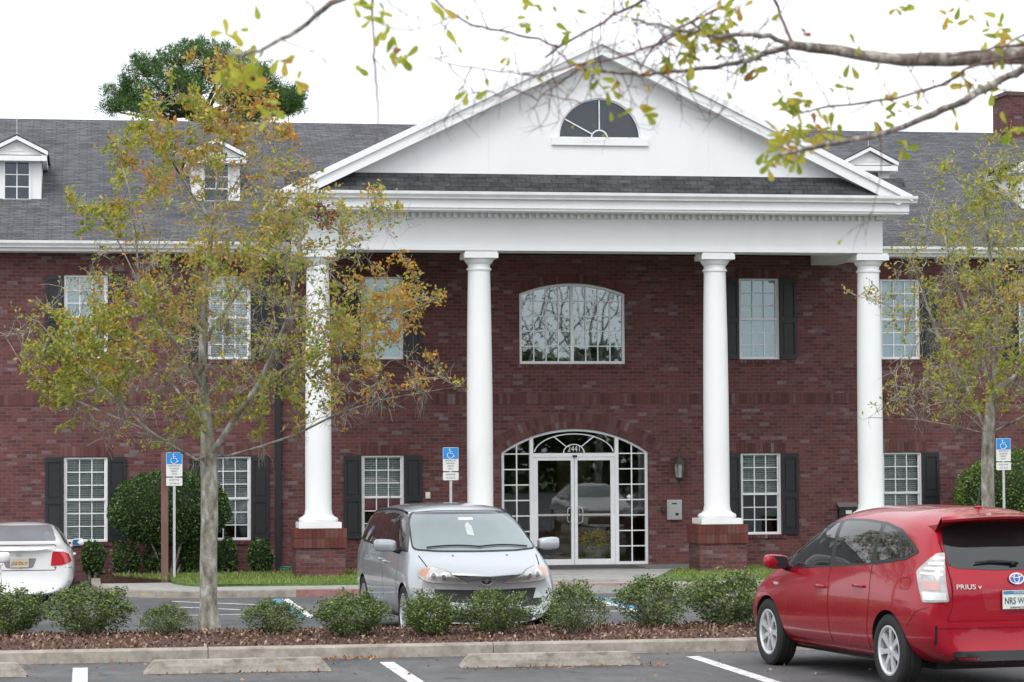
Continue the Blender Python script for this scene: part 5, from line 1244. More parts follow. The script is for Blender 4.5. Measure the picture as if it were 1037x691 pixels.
def wheel_meshes(R=.325, wid=.205, spokes=5, split=True, rim_r=.215):
    h = wid / 2; ty = MB()
    ty.lathe([(rim_r, -h * .8), (rim_r + .03, -h * .98), (R - .05, -h), (R - .018, -h * .92), (R, -h * .72), (R + .001, -.035), (R - .006, -.03), (R - .006, -.02), (R + .001, -.015), (R + .001, .015), (R - .006, .02), (R - .006, .03), (R + .001, .035), (R, h * .72), (R - .018, h * .92), (R - .05, h), (rim_r + .03, h * .98), (rim_r, h * .8)], 48, axis='y')
    tm = ty.mesh('tyre', 'rubber', smooth=True, angle=30)
    rm = MB(); y = h
    rm.lathe([(rim_r + .006, y * .82), (rim_r + .008, y * .90), (rim_r - .006, y * .92), (rim_r - .022, y * .80), (rim_r - .03, -y * .5), (.05, -y * .5)], 48, axis='y')
    rm.lathe([(0, y * .80), (.028, y * .80), (.034, y * .74), (.06, y * .70), (.062, y * .3), (0, y * .3)], 24, axis='y')
    k = spokes * (2 if split else 1)
    for i in range(k):
        a = 2 * pi * (i // 2 if split else i) / spokes + ((.19 if i % 2 else -.19) if split else 0)
        a2 = 2 * pi * (i // 2 if split else i) / spokes + ((.09 if i % 2 else -.09) if split else 0)
        def q(r, ang, w, yy): return [(r * cos(ang) - w * sin(ang), yy, r * sin(ang) + w * cos(ang)), (r * cos(ang) + w * sin(ang), yy, r * sin(ang) - w * cos(ang))]
        wk = 1.0 if split else 1.75; A = q(.045, a2, .013 * wk, y * .72) + q(.13, (a + a2) / 2, .012 * wk, y * .80) + q(rim_r - .01, a, .019 * wk, y * .80); Bk = [(x, yy - .03, z) for x, yy, z in A]
        rm.add(A + Bk, [(0, 1, 3, 2), (2, 3, 5, 4), (6, 8, 9, 7), (8, 10, 11, 9), (0, 2, 8, 6), (2, 4, 10, 8), (1, 7, 9, 3), (3, 9, 11, 5), (0, 6, 7, 1), (4, 5, 11, 10)])
    rmm = rm.mesh('rim', 'alloy', smooth=True, angle=30)
    dk = MB().lathe([(rim_r - .025, .0), (.06, .0), (.06, -.02), (rim_r - .025, -.02)], 32, axis='y', close=True).mesh('brake_disc', 'gap'); return tm, rmm, dk
WM = wheel_meshes()
WM2 = wheel_meshes(spokes=10, split=False)
def wheels(parent, xs, y, wm, R=.325):
    for x in xs:
        for s in (-1, 1):
            w = empty('wheel', (x, s * y, R), 0 if s > 0 else pi, parent); link('tyre', wm[0], w); link('rim', wm[1], w); link('brake_disc', wm[2], w)
            w.rotation_euler = (0, RND.uniform(0, 1), 0 if s > 0 else pi)
def mirror_part(parent, x, y, z, s, paint, k=1.0, cap='gap', face=None):
    """rounded box housing reaching out from the door, glass towards the rear."""
    mb = MB(); rings = []; n = 16
    def sg(v, p=.55): return math.copysign(abs(v) ** p, v)
    for b, f, dx in ((-.115, .55, 0), (-.10, .82, 0), (-.05, .96, 0), (.03, 1, -.003), (.08, .93, -.012), (.105, .74, -.02), (.113, .45, -.026)):
        rings.append([(dx + .062 * f * sg(cos(2 * pi * i / n)), b, .066 * f * sg(sin(2 * pi * i / n)) + .004 * (b / .1)) for i in range(n)])
    vs = [v for r in rings for v in r]; fs = [(i * n + j, i * n + (j + 1) % n, i * n + n + (j + 1) % n, i * n + n + j) for i in range(len(rings) - 1) for j in range(n)] + [tuple(range(n)), tuple(range(len(vs) - n, len(vs)))]
    mb.add([(x + a * k, y + s * (.125 + b) * k, z + c * k) for a, b, c in vs], fs)
    m = mb.build('mirror', paint, parent, smooth=True, angle=60)
    a = MB(); a.tube([(x + .02, y - s * .05, z - .075), (x + .01, y + s * .02, z - .06), (x, y + s * .07, z - .035)], [.032, .028, .026], 8); a.build('mirror_arm', cap, m, smooth=True)
    f = MB(); f.plate([(s * .125 * k + sg(cos(q)) * .092 * k, sg(sin(q)) * .052 * k) for q in np.linspace(0, 2 * pi, 21)[:-1]], [], lambda u, v, d: (d, y + u, z + v), x - .0625 * k, x - .050 * k); f.build('mirror_glass', face or 'tint', m)
    return m
def handle(parent, tree, fr, x, z, mat, s):
    h, n = cast(tree, fr, x, z); mb = MB(); y = h.y
    mb.tube([(x - .10, y - s * .004, z), (x - .08, y + s * .028, z + .002), (x, y + s * .036, z + .004), (x + .08, y + s * .028, z + .002), (x + .10, y - s * .004, z)], [.010, .014, .015, .014, .010], 8)
    return mb.build('handle', mat, parent, smooth=True)
def car_side(body, tree, doors, glass, spec, tintmat='tint'):
    """doors and panes on both sides; outlines in (x, z)."""
    for side, s in (('left', 1), ('right', -1)):
        fr = frame(side)
        for i, D in enumerate(doors):
            d = panel('door', D, fr, tree, .0035, spec['paint'], body, rnd=.03); seam('door_gap', [(rounded(D, .03), True)], fr, tree, .009, .0012, 'gap', d)
            handle(d, tree, fr, spec['handles'][i][0], spec['handles'][i][1], spec.get('handle_mat', spec['paint']), s)
        for G in glass: panel('side_window', G, fr, tree, .006, tintmat, body, rnd=.02)
        panel('window_trim', spec['dlo'], fr, tree, .0035 if not doors else .0045, 'pillar_black', body, rnd=.04)

# ---- red hatchback -------------------------------------------------
def hatchback():
    t = empty('hatchback_car', (0, 0, 0)); tag(t, 'shiny red hatchback parked in the near lot at the right, seen from behind', 'car')
    rear = lambda y, z: .16 * (y / .8) ** 2.4 + (max(0, z - 1.0) ** 1.0) * .80 + max(0, z - .72) * .12 + max(0, .42 - z) * .25
    front = lambda y, z: -(.26 * (y / .8) ** 2.2 + max(0, z - .5) * .35)
    S = [(-2.31, 0.28, 0.62, 0.48, 0.76, 0.78, 0.76, 1.0, 0.7, 1.405, 0.58, 1.505, 1), (-2.25, 0.24, 0.7, 0.48, 0.83, 0.8, 0.82, 1.0, 0.77, 1.425, 0.62, 1.535, 1), (-2.05, 0.22, 0.76, 0.48, 0.875, 0.84, 0.865, 1.02, 0.81, 1.445, 0.645, 1.57, 0.85), (-1.6, 0.2, 0.8, 0.5, 0.895, 0.87, 0.885, 1.05, 0.825, 1.48, 0.67, 1.6, 0.4), (-1.0, 0.19, 0.82, 0.5, 0.895, 0.87, 0.88, 1.04, 0.835, 1.485, 0.675, 1.597, 0), (-0.4, 0.19, 0.83, 0.5, 0.895, 0.87, 0.88, 1.015, 0.84, 1.495, 0.68, 1.602, 0), (0.2, 0.19, 0.83, 0.5, 0.895, 0.86, 0.88, 0.99, 0.84, 1.47, 0.665, 1.587, 0), (0.6, 0.19, 0.83, 0.5, 0.895, 0.85, 0.88, 0.965, 0.835, 1.345, 0.66, 1.46, 0), (1.0, 0.19, 0.82, 0.5, 0.89, 0.83, 0.88, 0.945, 0.825, 1.14, 0.71, 1.25, 0), (1.35, 0.19, 0.81, 0.5, 0.89, 0.81, 0.875, 0.91, 0.81, 0.99, 0.72, 1.06, 0), (1.55, 0.19, 0.8, 0.5, 0.89, 0.79, 0.87, 0.87, 0.8, 0.93, 0.68, 0.98, 0), (1.9, 0.2, 0.76, 0.5, 0.88, 0.74, 0.85, 0.8, 0.77, 0.85, 0.62, 0.885, 0.4), (2.15, 0.22, 0.7, 0.48, 0.84, 0.66, 0.8, 0.72, 0.72, 0.76, 0.55, 0.8, 0.8), (2.3, 0.25, 0.62, 0.45, 0.74, 0.6, 0.7, 0.65, 0.6, 0.68, 0.42, 0.7, 1)]
    body, tree = shell(S, rear, front, (1.39, -1.39), 'red_paint', t, wb_r=.36)
    wheels(t, (1.39, -1.39), .775, WM2 if False else wheel_meshes(spokes=7, split=False))
    dlo = [(1.32, .965), (1.05, 1.13), (.7, 1.30), (.35, 1.415), (-.1, 1.462), (-.55, 1.465), (-1.0, 1.445), (-1.35, 1.395), (-1.62, 1.29), (-1.78, 1.20), (-1.60, 1.13), (-1.1, 1.075), (-.4, 1.03), (.4, .99)]
    G = [[(.93, .99), (.90, 1.14), (.62, 1.285), (.33, 1.39), (.12, 1.425), (.04, 1.42), (-.06, 1.03), (.4, 1.01)],
         [(-.14, 1.04), (-.05, 1.435), (-.45, 1.445), (-.86, 1.43), (-.93, 1.40), (-.95, 1.08), (-.5, 1.06)],
         [(-1.02, 1.10), (-1.00, 1.42), (-1.33, 1.37), (-1.58, 1.275), (-1.71, 1.20), (-1.58, 1.155)],
         [(1.20, 1.0), (.98, 1.115), (.975, .985)]]
    D = [[(1.02, .32), (1.01, .94), (.4, .985), (-.09, 1.02), (-.12, .32)], [(-.14, .32), (-.11, 1.02), (-.6, 1.05), (-.98, 1.075), (-1.02, .84), (-1.0, .66), (-.96, .50), (-.93, .32)]]
    car_side(body, tree, D, G, dict(paint='red_paint', dlo=dlo, handles=[(.06, .83), (-.80, .87)]))
    for side, s in (('left', 1), ('right', -1)):
        fr = frame(side)
        panel('sill_trim', [(1.0, .205), (1.0, .28), (-1.0, .28), (-1.0, .205)], fr, tree, .010, 'red_paint', body, rnd=.02)
        mirror_part(t, .93, s * .84, 1.03, s, 'red_paint', 1.08, 'gap')
        panel('tail_lamp', [(.80, .78), (.66, .74), (.57, .80), (.585, 1.0), (.64, 1.10), (.72, 1.11), (.88, .98), (.91, .93)] if s > 0 else [(-.80, .78), (-.66, .74), (-.57, .80), (-.585, 1.0), (-.64, 1.10), (-.72, 1.11), (-.88, .98), (-.91, .93)], frame('angle', pi - s * .42 if False else pi), tree, .012, 'clear', body, rnd=.02) if False else None
        a = pi - s * radians(38); fa = frame('angle', a); tt = lambda u: u
        # lamp outline measured along the corner of the body (u runs outwards)
        base_u = (Vector((-2.1, s * .72, 0))).dot(Vector((-sin(a), cos(a), 0)))
        o = -1 if s > 0 else 1
        L = [(-.215, 1.04), (-.04, 1.19), (.02, 1.195), (.085, .785), (-.13, .78), (-.175, .90)]
        P = [(base_u - o * u * -1 if False else base_u + (u if s > 0 else -u) * 1.0, z) for u, z in L]
        sg = 1 if s > 0 else -1
        P = [(base_u + sg * (-u) * -1, z) for u, z in L] if False else [(base_u - sg * u, z) for u, z in L] if False else P
        lamp = panel('tail_lamp', P, fa, tree, .016, 'clear', body, rnd=.02)
        def cell(nm, C, m, o): panel(nm, [(base_u + sg * u, z) for u, z in C], fa, tree, o, m, lamp, rnd=.008, st=.02)
        cell('lamp_cell', [(-.12, .80), (.065, .80), (.055, .86), (-.14, .87)], 'reflector', .0185)
        cell('lamp_cell', [(-.13, .885), (.02, .88), (.01, .95), (-.15, .97)], M['pink_cell'], .0185)
        for q in range(4): cell('lamp_cell', [(-.17 + .035 * q, 1.015 + .04 * q), (.03 - q * .002, 1.0 + .045 * q), (.03 - q * .002, 1.022 + .045 * q), (-.165 + .035 * q, 1.035 + .04 * q)], 'reflector', .0185)
    fr = frame('rear')
    gl = [(-.60, 1.10), (-.55, 1.065), (-.2, 1.045), (.2, 1.045), (.55, 1.065), (.60, 1.10), (.57, 1.32), (.53, 1.435), (.0, 1.46), (-.53, 1.435), (-.57, 1.32)]
    hatch = panel('tailgate', [(-.66, .62), (.66, .62), (.60, .76), (.60, 1.07), (.56, 1.10), (-.56, 1.10), (-.60, 1.07), (-.60, .76)], fr, tree, .006, 'red_paint', body, rnd=.04)
    seam('tailgate_gap', [([(.60, 1.30), (.615, 1.05), (.60, .76), (.655, .625), (-.655, .625), (-.60, .76), (-.615, 1.05), (-.60, 1.30)], False)], fr, tree, .011, .0015, 'gap', hatch)
    rg = panel('rear_window', gl, fr, tree, .009, 'tint', body, rnd=.03)
    # wiper
    pts = []
    for u, z in ((.02, 1.085), (-.04, 1.09), (.0, 1.095), (.20, 1.11), (.36, 1.10)): h, n = cast(tree, fr, u, z); pts.append(tuple(h + n * .03))
    MB().tube(pts, [.018, .016, .013, .011, .008], 6).build('wiper', 'black', rg, smooth=True)
    # spoiler
    mb = MB(); k = 15; top = []; bot = []
    for i in range(k):
        y = -.60 + 1.2 * i / (k - 1); h, n = cast(tree, frame('top'), -1.80, y); xo = -2.04 + .10 * (y / .6) ** 4; zt = 1.512 - .03 * (y / .6) ** 2; zz = h.z + .006
        top += [(-1.66, y, cast(tree, frame('top'), -1.66, y)[0].z + .002), (-1.80, y, zz + .004), (-1.93, y, zt + .026), (xo, y, zt), (xo + .01, y, zt - .022), (-1.9, y, zt - .035), (-1.72, y, zt - .05)]
    fs = []
    for i in range(k - 1):
        for j in range(7): fs.append((i * 7 + j, i * 7 + (j + 1) % 7, i * 7 + 7 + (j + 1) % 7, i * 7 + 7 + j))
    mb.add(top, fs + [tuple(range(7)), tuple(range(7 * k - 7, 7 * k))]); mb.build('spoiler', 'red_paint', t, smooth=True, angle=40)
    panel('bumper_lip', [(-.72, .60), (.72, .60), (.74, .56), (-.74, .56)], fr, tree, .012, 'red_paint', body, rnd=.015)
    for s in (-1, 1): panel('bumper_vent', [(s * .745, .585), (s * .765, .585), (s * .765, .42), (s * .745, .42)], fr, tree, .004, 'gap', body, rnd=.008, st=.02)
    panel('lower_bumper', [(-.62, .36), (.62, .36), (.60, .26), (-.60, .26)], fr, tree, .006, 'black', body, rnd=.02)
    h, n = cast(tree, fr, 0, .985)
    e = empty('emblem', (h.x - .030, 0, .975), 0, body); e.rotation_euler = (0, radians(10), 0)
    mb = MB()
    def ell(ry, rz, dz, w): mb.tube([(0, ry * cos(a), dz + rz * sin(a)) for a in np.linspace(0, 2 * pi, 33)], w, 6, cap=False)
    ell(.068, .046, 0, .0065); ell(.026, .040, .003, .005); ell(.048, .016, .024, .005)
    mb.build('emblem_rings', 'badge', e, smooth=True); o = MB().lathe([(0, .004), (.92, .004), (.92, .012), (0, .012)], 28, (0, 0, 0), 'y').build('emblem_field', 'emblem_blue', e)
    o.rotation_euler = (0, 0, pi / 2); o.scale = (.070, .6, .048); o.location = (.009, 0, 0)
    # recess and plate
    panel('plate_recess', [(-.30, .70), (.30, .70), (.34, .89), (-.34, .89)], fr, tree, .008, paint_mat('red_paint_recess', (.36, .007, .018), .4, .35), hatch, rnd=.03)
    h, n = cast(tree, fr, 0, .74)
    pl = empty('licence_plate', (h.x - .035, 0, .795), 0, hatch)
    MB().box(-.004, .004, -.155, .155, -.080, .080).build('plate', 'plate_bg', pl, bevel=.003)
    MB().box(-.0065, -.0045, -.150, .150, .048, .077).build('plate_band', 'plate_blue', pl)
    R = (pi / 2, 0, -pi / 2)
    text_mesh('plate_text', 'NRS W 2C', .082, 'plate_ink', pl, (-.0075, 0, -.010), R, .001, xs=.74)
    text_mesh('plate_text', 'SUNSHINE STATE', .022, 'plate_ink', pl, (-.0075, 0, -.066), R, .001); text_mesh('plate_text', 'FLORIDA', .026, 'plate_bg', pl, (-.0085, 0, .062), R, .001)
    h, n = cast(tree, fr, .47, .90); text_mesh('lettering', 'PRIUS v', .060, 'badge', hatch, (h.x - .018, .46, .91), (pi / 2, 0, -pi / 2 - .10), .003, xs=1.2)
    h, n = cast(tree, frame('left'), 1.15, .80); text_mesh('lettering', 'HYBRID', .035, 'badge', body, (1.16, h.y + .006, .81), (pi / 2, 0, pi), .002)
    # antenna
    h, n = cast(tree, frame('top'), -1.45, 0); a = empty('antenna', (-1.45, 0, h.z), 0, t); MB().lathe([(0, .02), (.02, .018), (.04, 0), (0, -.005)], 12).build('antenna_base', 'red_paint', a, smooth=True); MB().tube([(0, 0, .01), (.012, -.022, .11), (.025, -.045, .23)], [.011, .008, .007], 6).build('antenna_rod', 'black', a)
    for s in (-1, 1):
        a = s * radians(40); fa = frame('angle', a); bu = Vector((2.0, s * .66, 0)).dot(Vector((-sin(a), cos(a), 0))); panel('headlight', [(bu + s * u, z) for u, z in ((-.2, .62), (.12, .66), (.30, .80), (.24, .82), (-.05, .74), (-.2, .68))], fa, tree, .01, 'clear', body, rnd=.02)
    wsh = panel('windshield', [(-.66, 1.07), (.66, 1.07), (.60, 1.40), (.50, 1.46), (-.50, 1.46), (-.60, 1.40)], frame('front'), tree, .008, 'tint', body, rnd=.05)
    mb = MB().tube([(-1.9, -.5, .27), (-1.95, .0, .24), (-1.9, .5, .27)], .03, 8).box(-1.2, -1.15, -.6, .6, .2, .26); mb.box(-1.7, 1.9, -.55, .55, .17, .24); mb.build('underbody', 'black', t)
    seam('bumper_gap', [([(-2.08, .74), (-1.92, .70), (-1.76, .56)], False)], frame('left'), tree, .005, .0015, 'gap', body)
    seam('fuel_door', [(rounded([(-1.62, .88), (-1.62, .98), (-1.78, .98), (-1.78, .88)], .03), True)], frame('left'), tree, .004, .0015, 'gap', body)
    return t
car = hatchback()
ang = atan2(2.63, -.36)
# stands with its nose at the kerb; front left tyre on (-2.25, -22.83), rear left on (-1.89, -25.5)
hd = Vector((-.135, .99, 0)).normalized(); rt = Vector((hd.y, -hd.x, 0)); mid = Vector((-2.23, -22.95, 0)) - hd * 1.39 + rt * .87
car.scale = (1.03, 1.03, 1.035); car.location = (mid.x - .10, mid.y - .06, 0); car.rotation_euler = (0, 0, atan2(hd.y, hd.x))

# ---- silver minivan ------------------------------------------------
def minivan():
    t = empty('minivan', (0, 0, 0)); tag(t, 'silver minivan parked nose towards the hedge in front of the entrance', 'car')
    rear = lambda y, z: .12 * (y / .8) ** 2.4 + max(0, z - 1.0) * .45
    front = lambda y, z: -(.30 * (y / .8) ** 2.3 + max(0, z - .45) * .22)
    S = [(-2.27, .28, .62, .5, .76, .82, .76, 1.02, .72, 1.36, .58, 1.46, 1), (-2.2, .24, .70, .5, .83, .84, .82, 1.03, .78, 1.40, .62, 1.515, 1), (-1.95, .22, .78, .5, .87, .88, .865, 1.04, .82, 1.45, .66, 1.545, .6), (-1.3, .20, .80, .52, .88, .90, .875, 1.04, .84, 1.47, .68, 1.565, .1),
         (-.6, .19, .82, .52, .88, .90, .875, 1.02, .845, 1.485, .69, 1.575, 0), (.1, .19, .82, .52, .88, .89, .875, 1.0, .845, 1.48, .68, 1.575, 0), (.45, .19, .82, .52, .88, .88, .875, .99, .84, 1.44, .68, 1.545, 0), (.75, .19, .82, .52, .88, .88, .875, .98, .835, 1.33, .69, 1.435, 0), (1.10, .19, .81, .52, .88, .87, .87, .965, .82, 1.16, .71, 1.235, 0), (1.42, .19, .80, .52, .88, .85, .87, .945, .80, 1.02, .72, 1.07, 0),
         (1.58, .19, .79, .52, .88, .83, .86, .92, .79, .965, .68, 1.005, .1), (1.9, .20, .76, .5, .87, .78, .84, .87, .77, .905, .62, .935, .5), (2.12, .22, .72, .48, .84, .70, .81, .79, .74, .83, .58, .86, .9), (2.22, .22, .66, .44, .78, .62, .76, .70, .68, .73, .50, .755, 1)]
    body, tree = shell(S, rear, front, (1.36, -1.36), 'silver_paint', t, wb_r=.35)
    wheels(t, (1.36, -1.36), .765, WM)
    dlo = [(1.25, 1.02), (1.0, 1.17), (.7, 1.34), (.4, 1.44), (0, 1.47), (-.8, 1.47), (-1.6, 1.44), (-1.95, 1.38), (-2.0, 1.10), (-1.4, 1.07), (-.5, 1.05), (.5, 1.03)]
    G = [[(.92, 1.05), (.88, 1.19), (.62, 1.34), (.35, 1.42), (.22, 1.43), (.18, 1.06)], [(.10, 1.06), (.14, 1.44), (-.3, 1.45), (-.78, 1.45), (-.82, 1.08)], [(-.90, 1.08), (-.86, 1.45), (-1.5, 1.42), (-1.88, 1.36), (-1.92, 1.12)]]
    D = [[(.98, .30), (1.0, .95), (.98, 1.02), (.14, 1.04), (.12, .30)], [(.10, .30), (.12, 1.04), (-.84, 1.06), (-.9, .80), (-.92, .55), (-.9, .30)]]
    car_side(body, tree, D, G, dict(paint='silver_paint', dlo=dlo, handles=[(.28, .88), (-.02, .90)]), 'tint_red')
    fr = frame('front')
    wf_ = [(-.72, 1.055), (-.45, 1.035), (0, 1.03), (.45, 1.035), (.72, 1.055), (.64, 1.36), (.57, 1.455), (.3, 1.475), (-.3, 1.475), (-.57, 1.455), (-.64, 1.36)]
    panel('windshield_seal', [(u * 1.025, z + (.012 if z > 1.2 else -.012)) for u, z in wf_], fr, tree, .004, 'black', body, rnd=.05)
    w = panel('windshield', wf_, fr, tree, .008, 'windshield', body, rnd=.05)
    panel('windshield_band', [(-.56, 1.44), (.56, 1.44), (.54, 1.465), (-.54, 1.465)], fr, tree, .0095, 'tint', w, rnd=0)
    for y0, y1 in ((-.58, .05), (.62, .02)):
        pts = []
        for q in np.linspace(0, 1, 9): u = y0 + (y1 - y0) * q; h, n = cast(tree, fr, u, 1.06 + .02 * sin(q * 3)); pts.append(tuple(h + n * .02))
        MB().tube(pts, .0085, 6).build('wiper', 'black', w, smooth=True)
    # paper hanging from the inner mirror
    for nm, P, m in (('mirror_back', [(-.09, 1.37), (.09, 1.37), (.09, 1.40), (-.09, 1.40)], 'sign_white'), ('permit_tag', [(-.05, 1.21), (.03, 1.19), (.04, 1.30), (.0, 1.35), (-.04, 1.31)], plain('paper_tag', (.50, .56, .52), rough=.6))): panel(nm, P, fr, tree, .0095, m, w, rnd=.01, st=.02)
    for s in (-1, 1):
        mirror_part(t, .92, s * .85, 1.09, s, 'silver_paint', 1.15, 'black')
        a = s * radians(30); fa = frame('angle', a); bu = Vector((2.1, s * .68, 0)).dot(Vector((-sin(a), cos(a), 0)))
        P = [(bu + s * u, z) for u, z in ((-.34, .675), (-.10, .68), (.10, .70), (.22, .76), (.22, .84), (.06, .865), (-.12, .82), (-.26, .745))]
        hl = panel('headlight', P, fa, tree, .010, 'clear_van', body, rnd=.03, st=.025)
        seam('headlight_gap', [(rounded(P, .03), True)], fa, tree, .012, .003, 'gap', hl)
        panel('turn_lens', [(bu + s * u, z) for u, z in ((.12, .73), (.21, .785), (.19, .835), (.08, .85))], fa, tree, .0125, 'lens_amber', hl, rnd=.01, st=.02)
        for u0, z0, r_ in ((-.10, .755, .042), (.02, .765, .048)):
            P = [(bu + s * u0 + r_ * cos(q), z0 + r_ * sin(q)) for q in np.linspace(0, 2 * pi, 15)[:-1]]; panel('projector', P, fa, tree, .0135, 'reflector', hl, rnd=0, st=.02)
            P = [(bu + s * u0 + r_ * .62 * cos(q), z0 + r_ * .62 * sin(q)) for q in np.linspace(0, 2 * pi, 11)[:-1]]; panel('projector', P, fa, tree, .015, 'greyglass', hl, rnd=0, st=.02)
        panel('fog_recess', [(bu + s * u - s * .05, z) for u, z in ((-.12, .40), (.12, .42), (.14, .50), (-.06, .49))], fa, tree, .004, 'black', body, rnd=.02)
    panel('upper_grille', [(-.60, .615), (-.2, .60), (.2, .60), (.60, .615), (.56, .49), (.3, .455), (-.3, .455), (-.56, .49)], fr, tree, .005, 'black', body, rnd=.015)
    g = panel('lower_grille', [(-.40, .38), (.40, .38), (.56, .30), (.5, .24), (-.5, .24), (-.56, .30)], fr, tree, .005, 'black', body, rnd=.04)
    for z in (.28, .33): seam('grille_bar', [([(-.5, z), (.5, z)], False)], fr, tree, .012, .014, 'gap', g)
        # hood shut line and jets
    seam('hood_gap', [([(-.70, .985), (-.66, .86), (-.56, .80), (-.34, .765), (0, .758), (.34, .765), (.56, .80), (.66, .86), (.70, .985)], False)], fr, tree, .012, .0015, 'gap', body)
    for s in (-1, 1):
        h, n = cast(tree, frame('top'), 1.62, s * .32); MB().lathe([(0, .008), (.012, .006), (.014, 0), (0, 0)], 8, tuple(h)).build('washer_jet', 'black', body)
    # winged oval badge
    h, n = cast(tree, fr, 0, .66); e = empty('emblem', (h.x + .030, 0, .705), 0, body); e.rotation_euler = (0, radians(-12), 0); mb = MB()
    mb.tube([(0, .072 * cos(a), .052 * sin(a)) for a in np.linspace(0, 2 * pi, 33)], .0055, 6, cap=False)
    mb.tube([(.004, -.062, .016), (.004, -.040, .020), (.004, -.018, .006), (.004, 0, -.022), (.004, .018, .006), (.004, .040, .020), (.004, .062, .016)], [.003, .006, .007, .008, .007, .006, .003], 6)
    mb.build('emblem_rings', 'badge', e, smooth=True); o = MB().lathe([(0, .0), (1, .0), (1, .008), (0, .008)], 28, (0, 0, 0), 'y').build('emblem_field', 'black', e); o.rotation_euler = (0, 0, -pi / 2); o.scale = (.07, .6, .050); o.location = (-.006, 0, 0)
    for s in (-1, 1):
        pts = []
        for x in np.linspace(-1.9, .35, 14): h, n = cast(tree, frame('top'), x, s * .61); pts.append(tuple(h + n * .012))
        MB().tube(pts, .014, 6).build('roof_rail', 'black', t, smooth=True)
        sd = 'left' if s > 0 else 'right'; panel('tail_lamp', [(-2.2, .92), (-2.0, .92), (-2.02, 1.02), (-2.2, 1.04)], frame(sd), tree, .008, 'lens_red', body, rnd=.02)
    mb = MB(); h, n = cast(tree, frame('top'), -1.6, -.45); mb.tube([tuple(h), tuple(h + Vector((-.18, 0, .22)))], .005, 5); mb.build('antenna', 'black', t)
    MB().box(-1.7, 1.9, -.55, .55, .17, .24).build('underbody', 'black', t)
    return t
van = minivan()
pv = at_y(483, 640, -17.9); van.scale = (1.03, 1.05, 1.05); van.location = (pv[0] + .0, -17.95 + 2.22, ROAD - .01); van.rotation_euler = (0, 0, radians(-86.0))

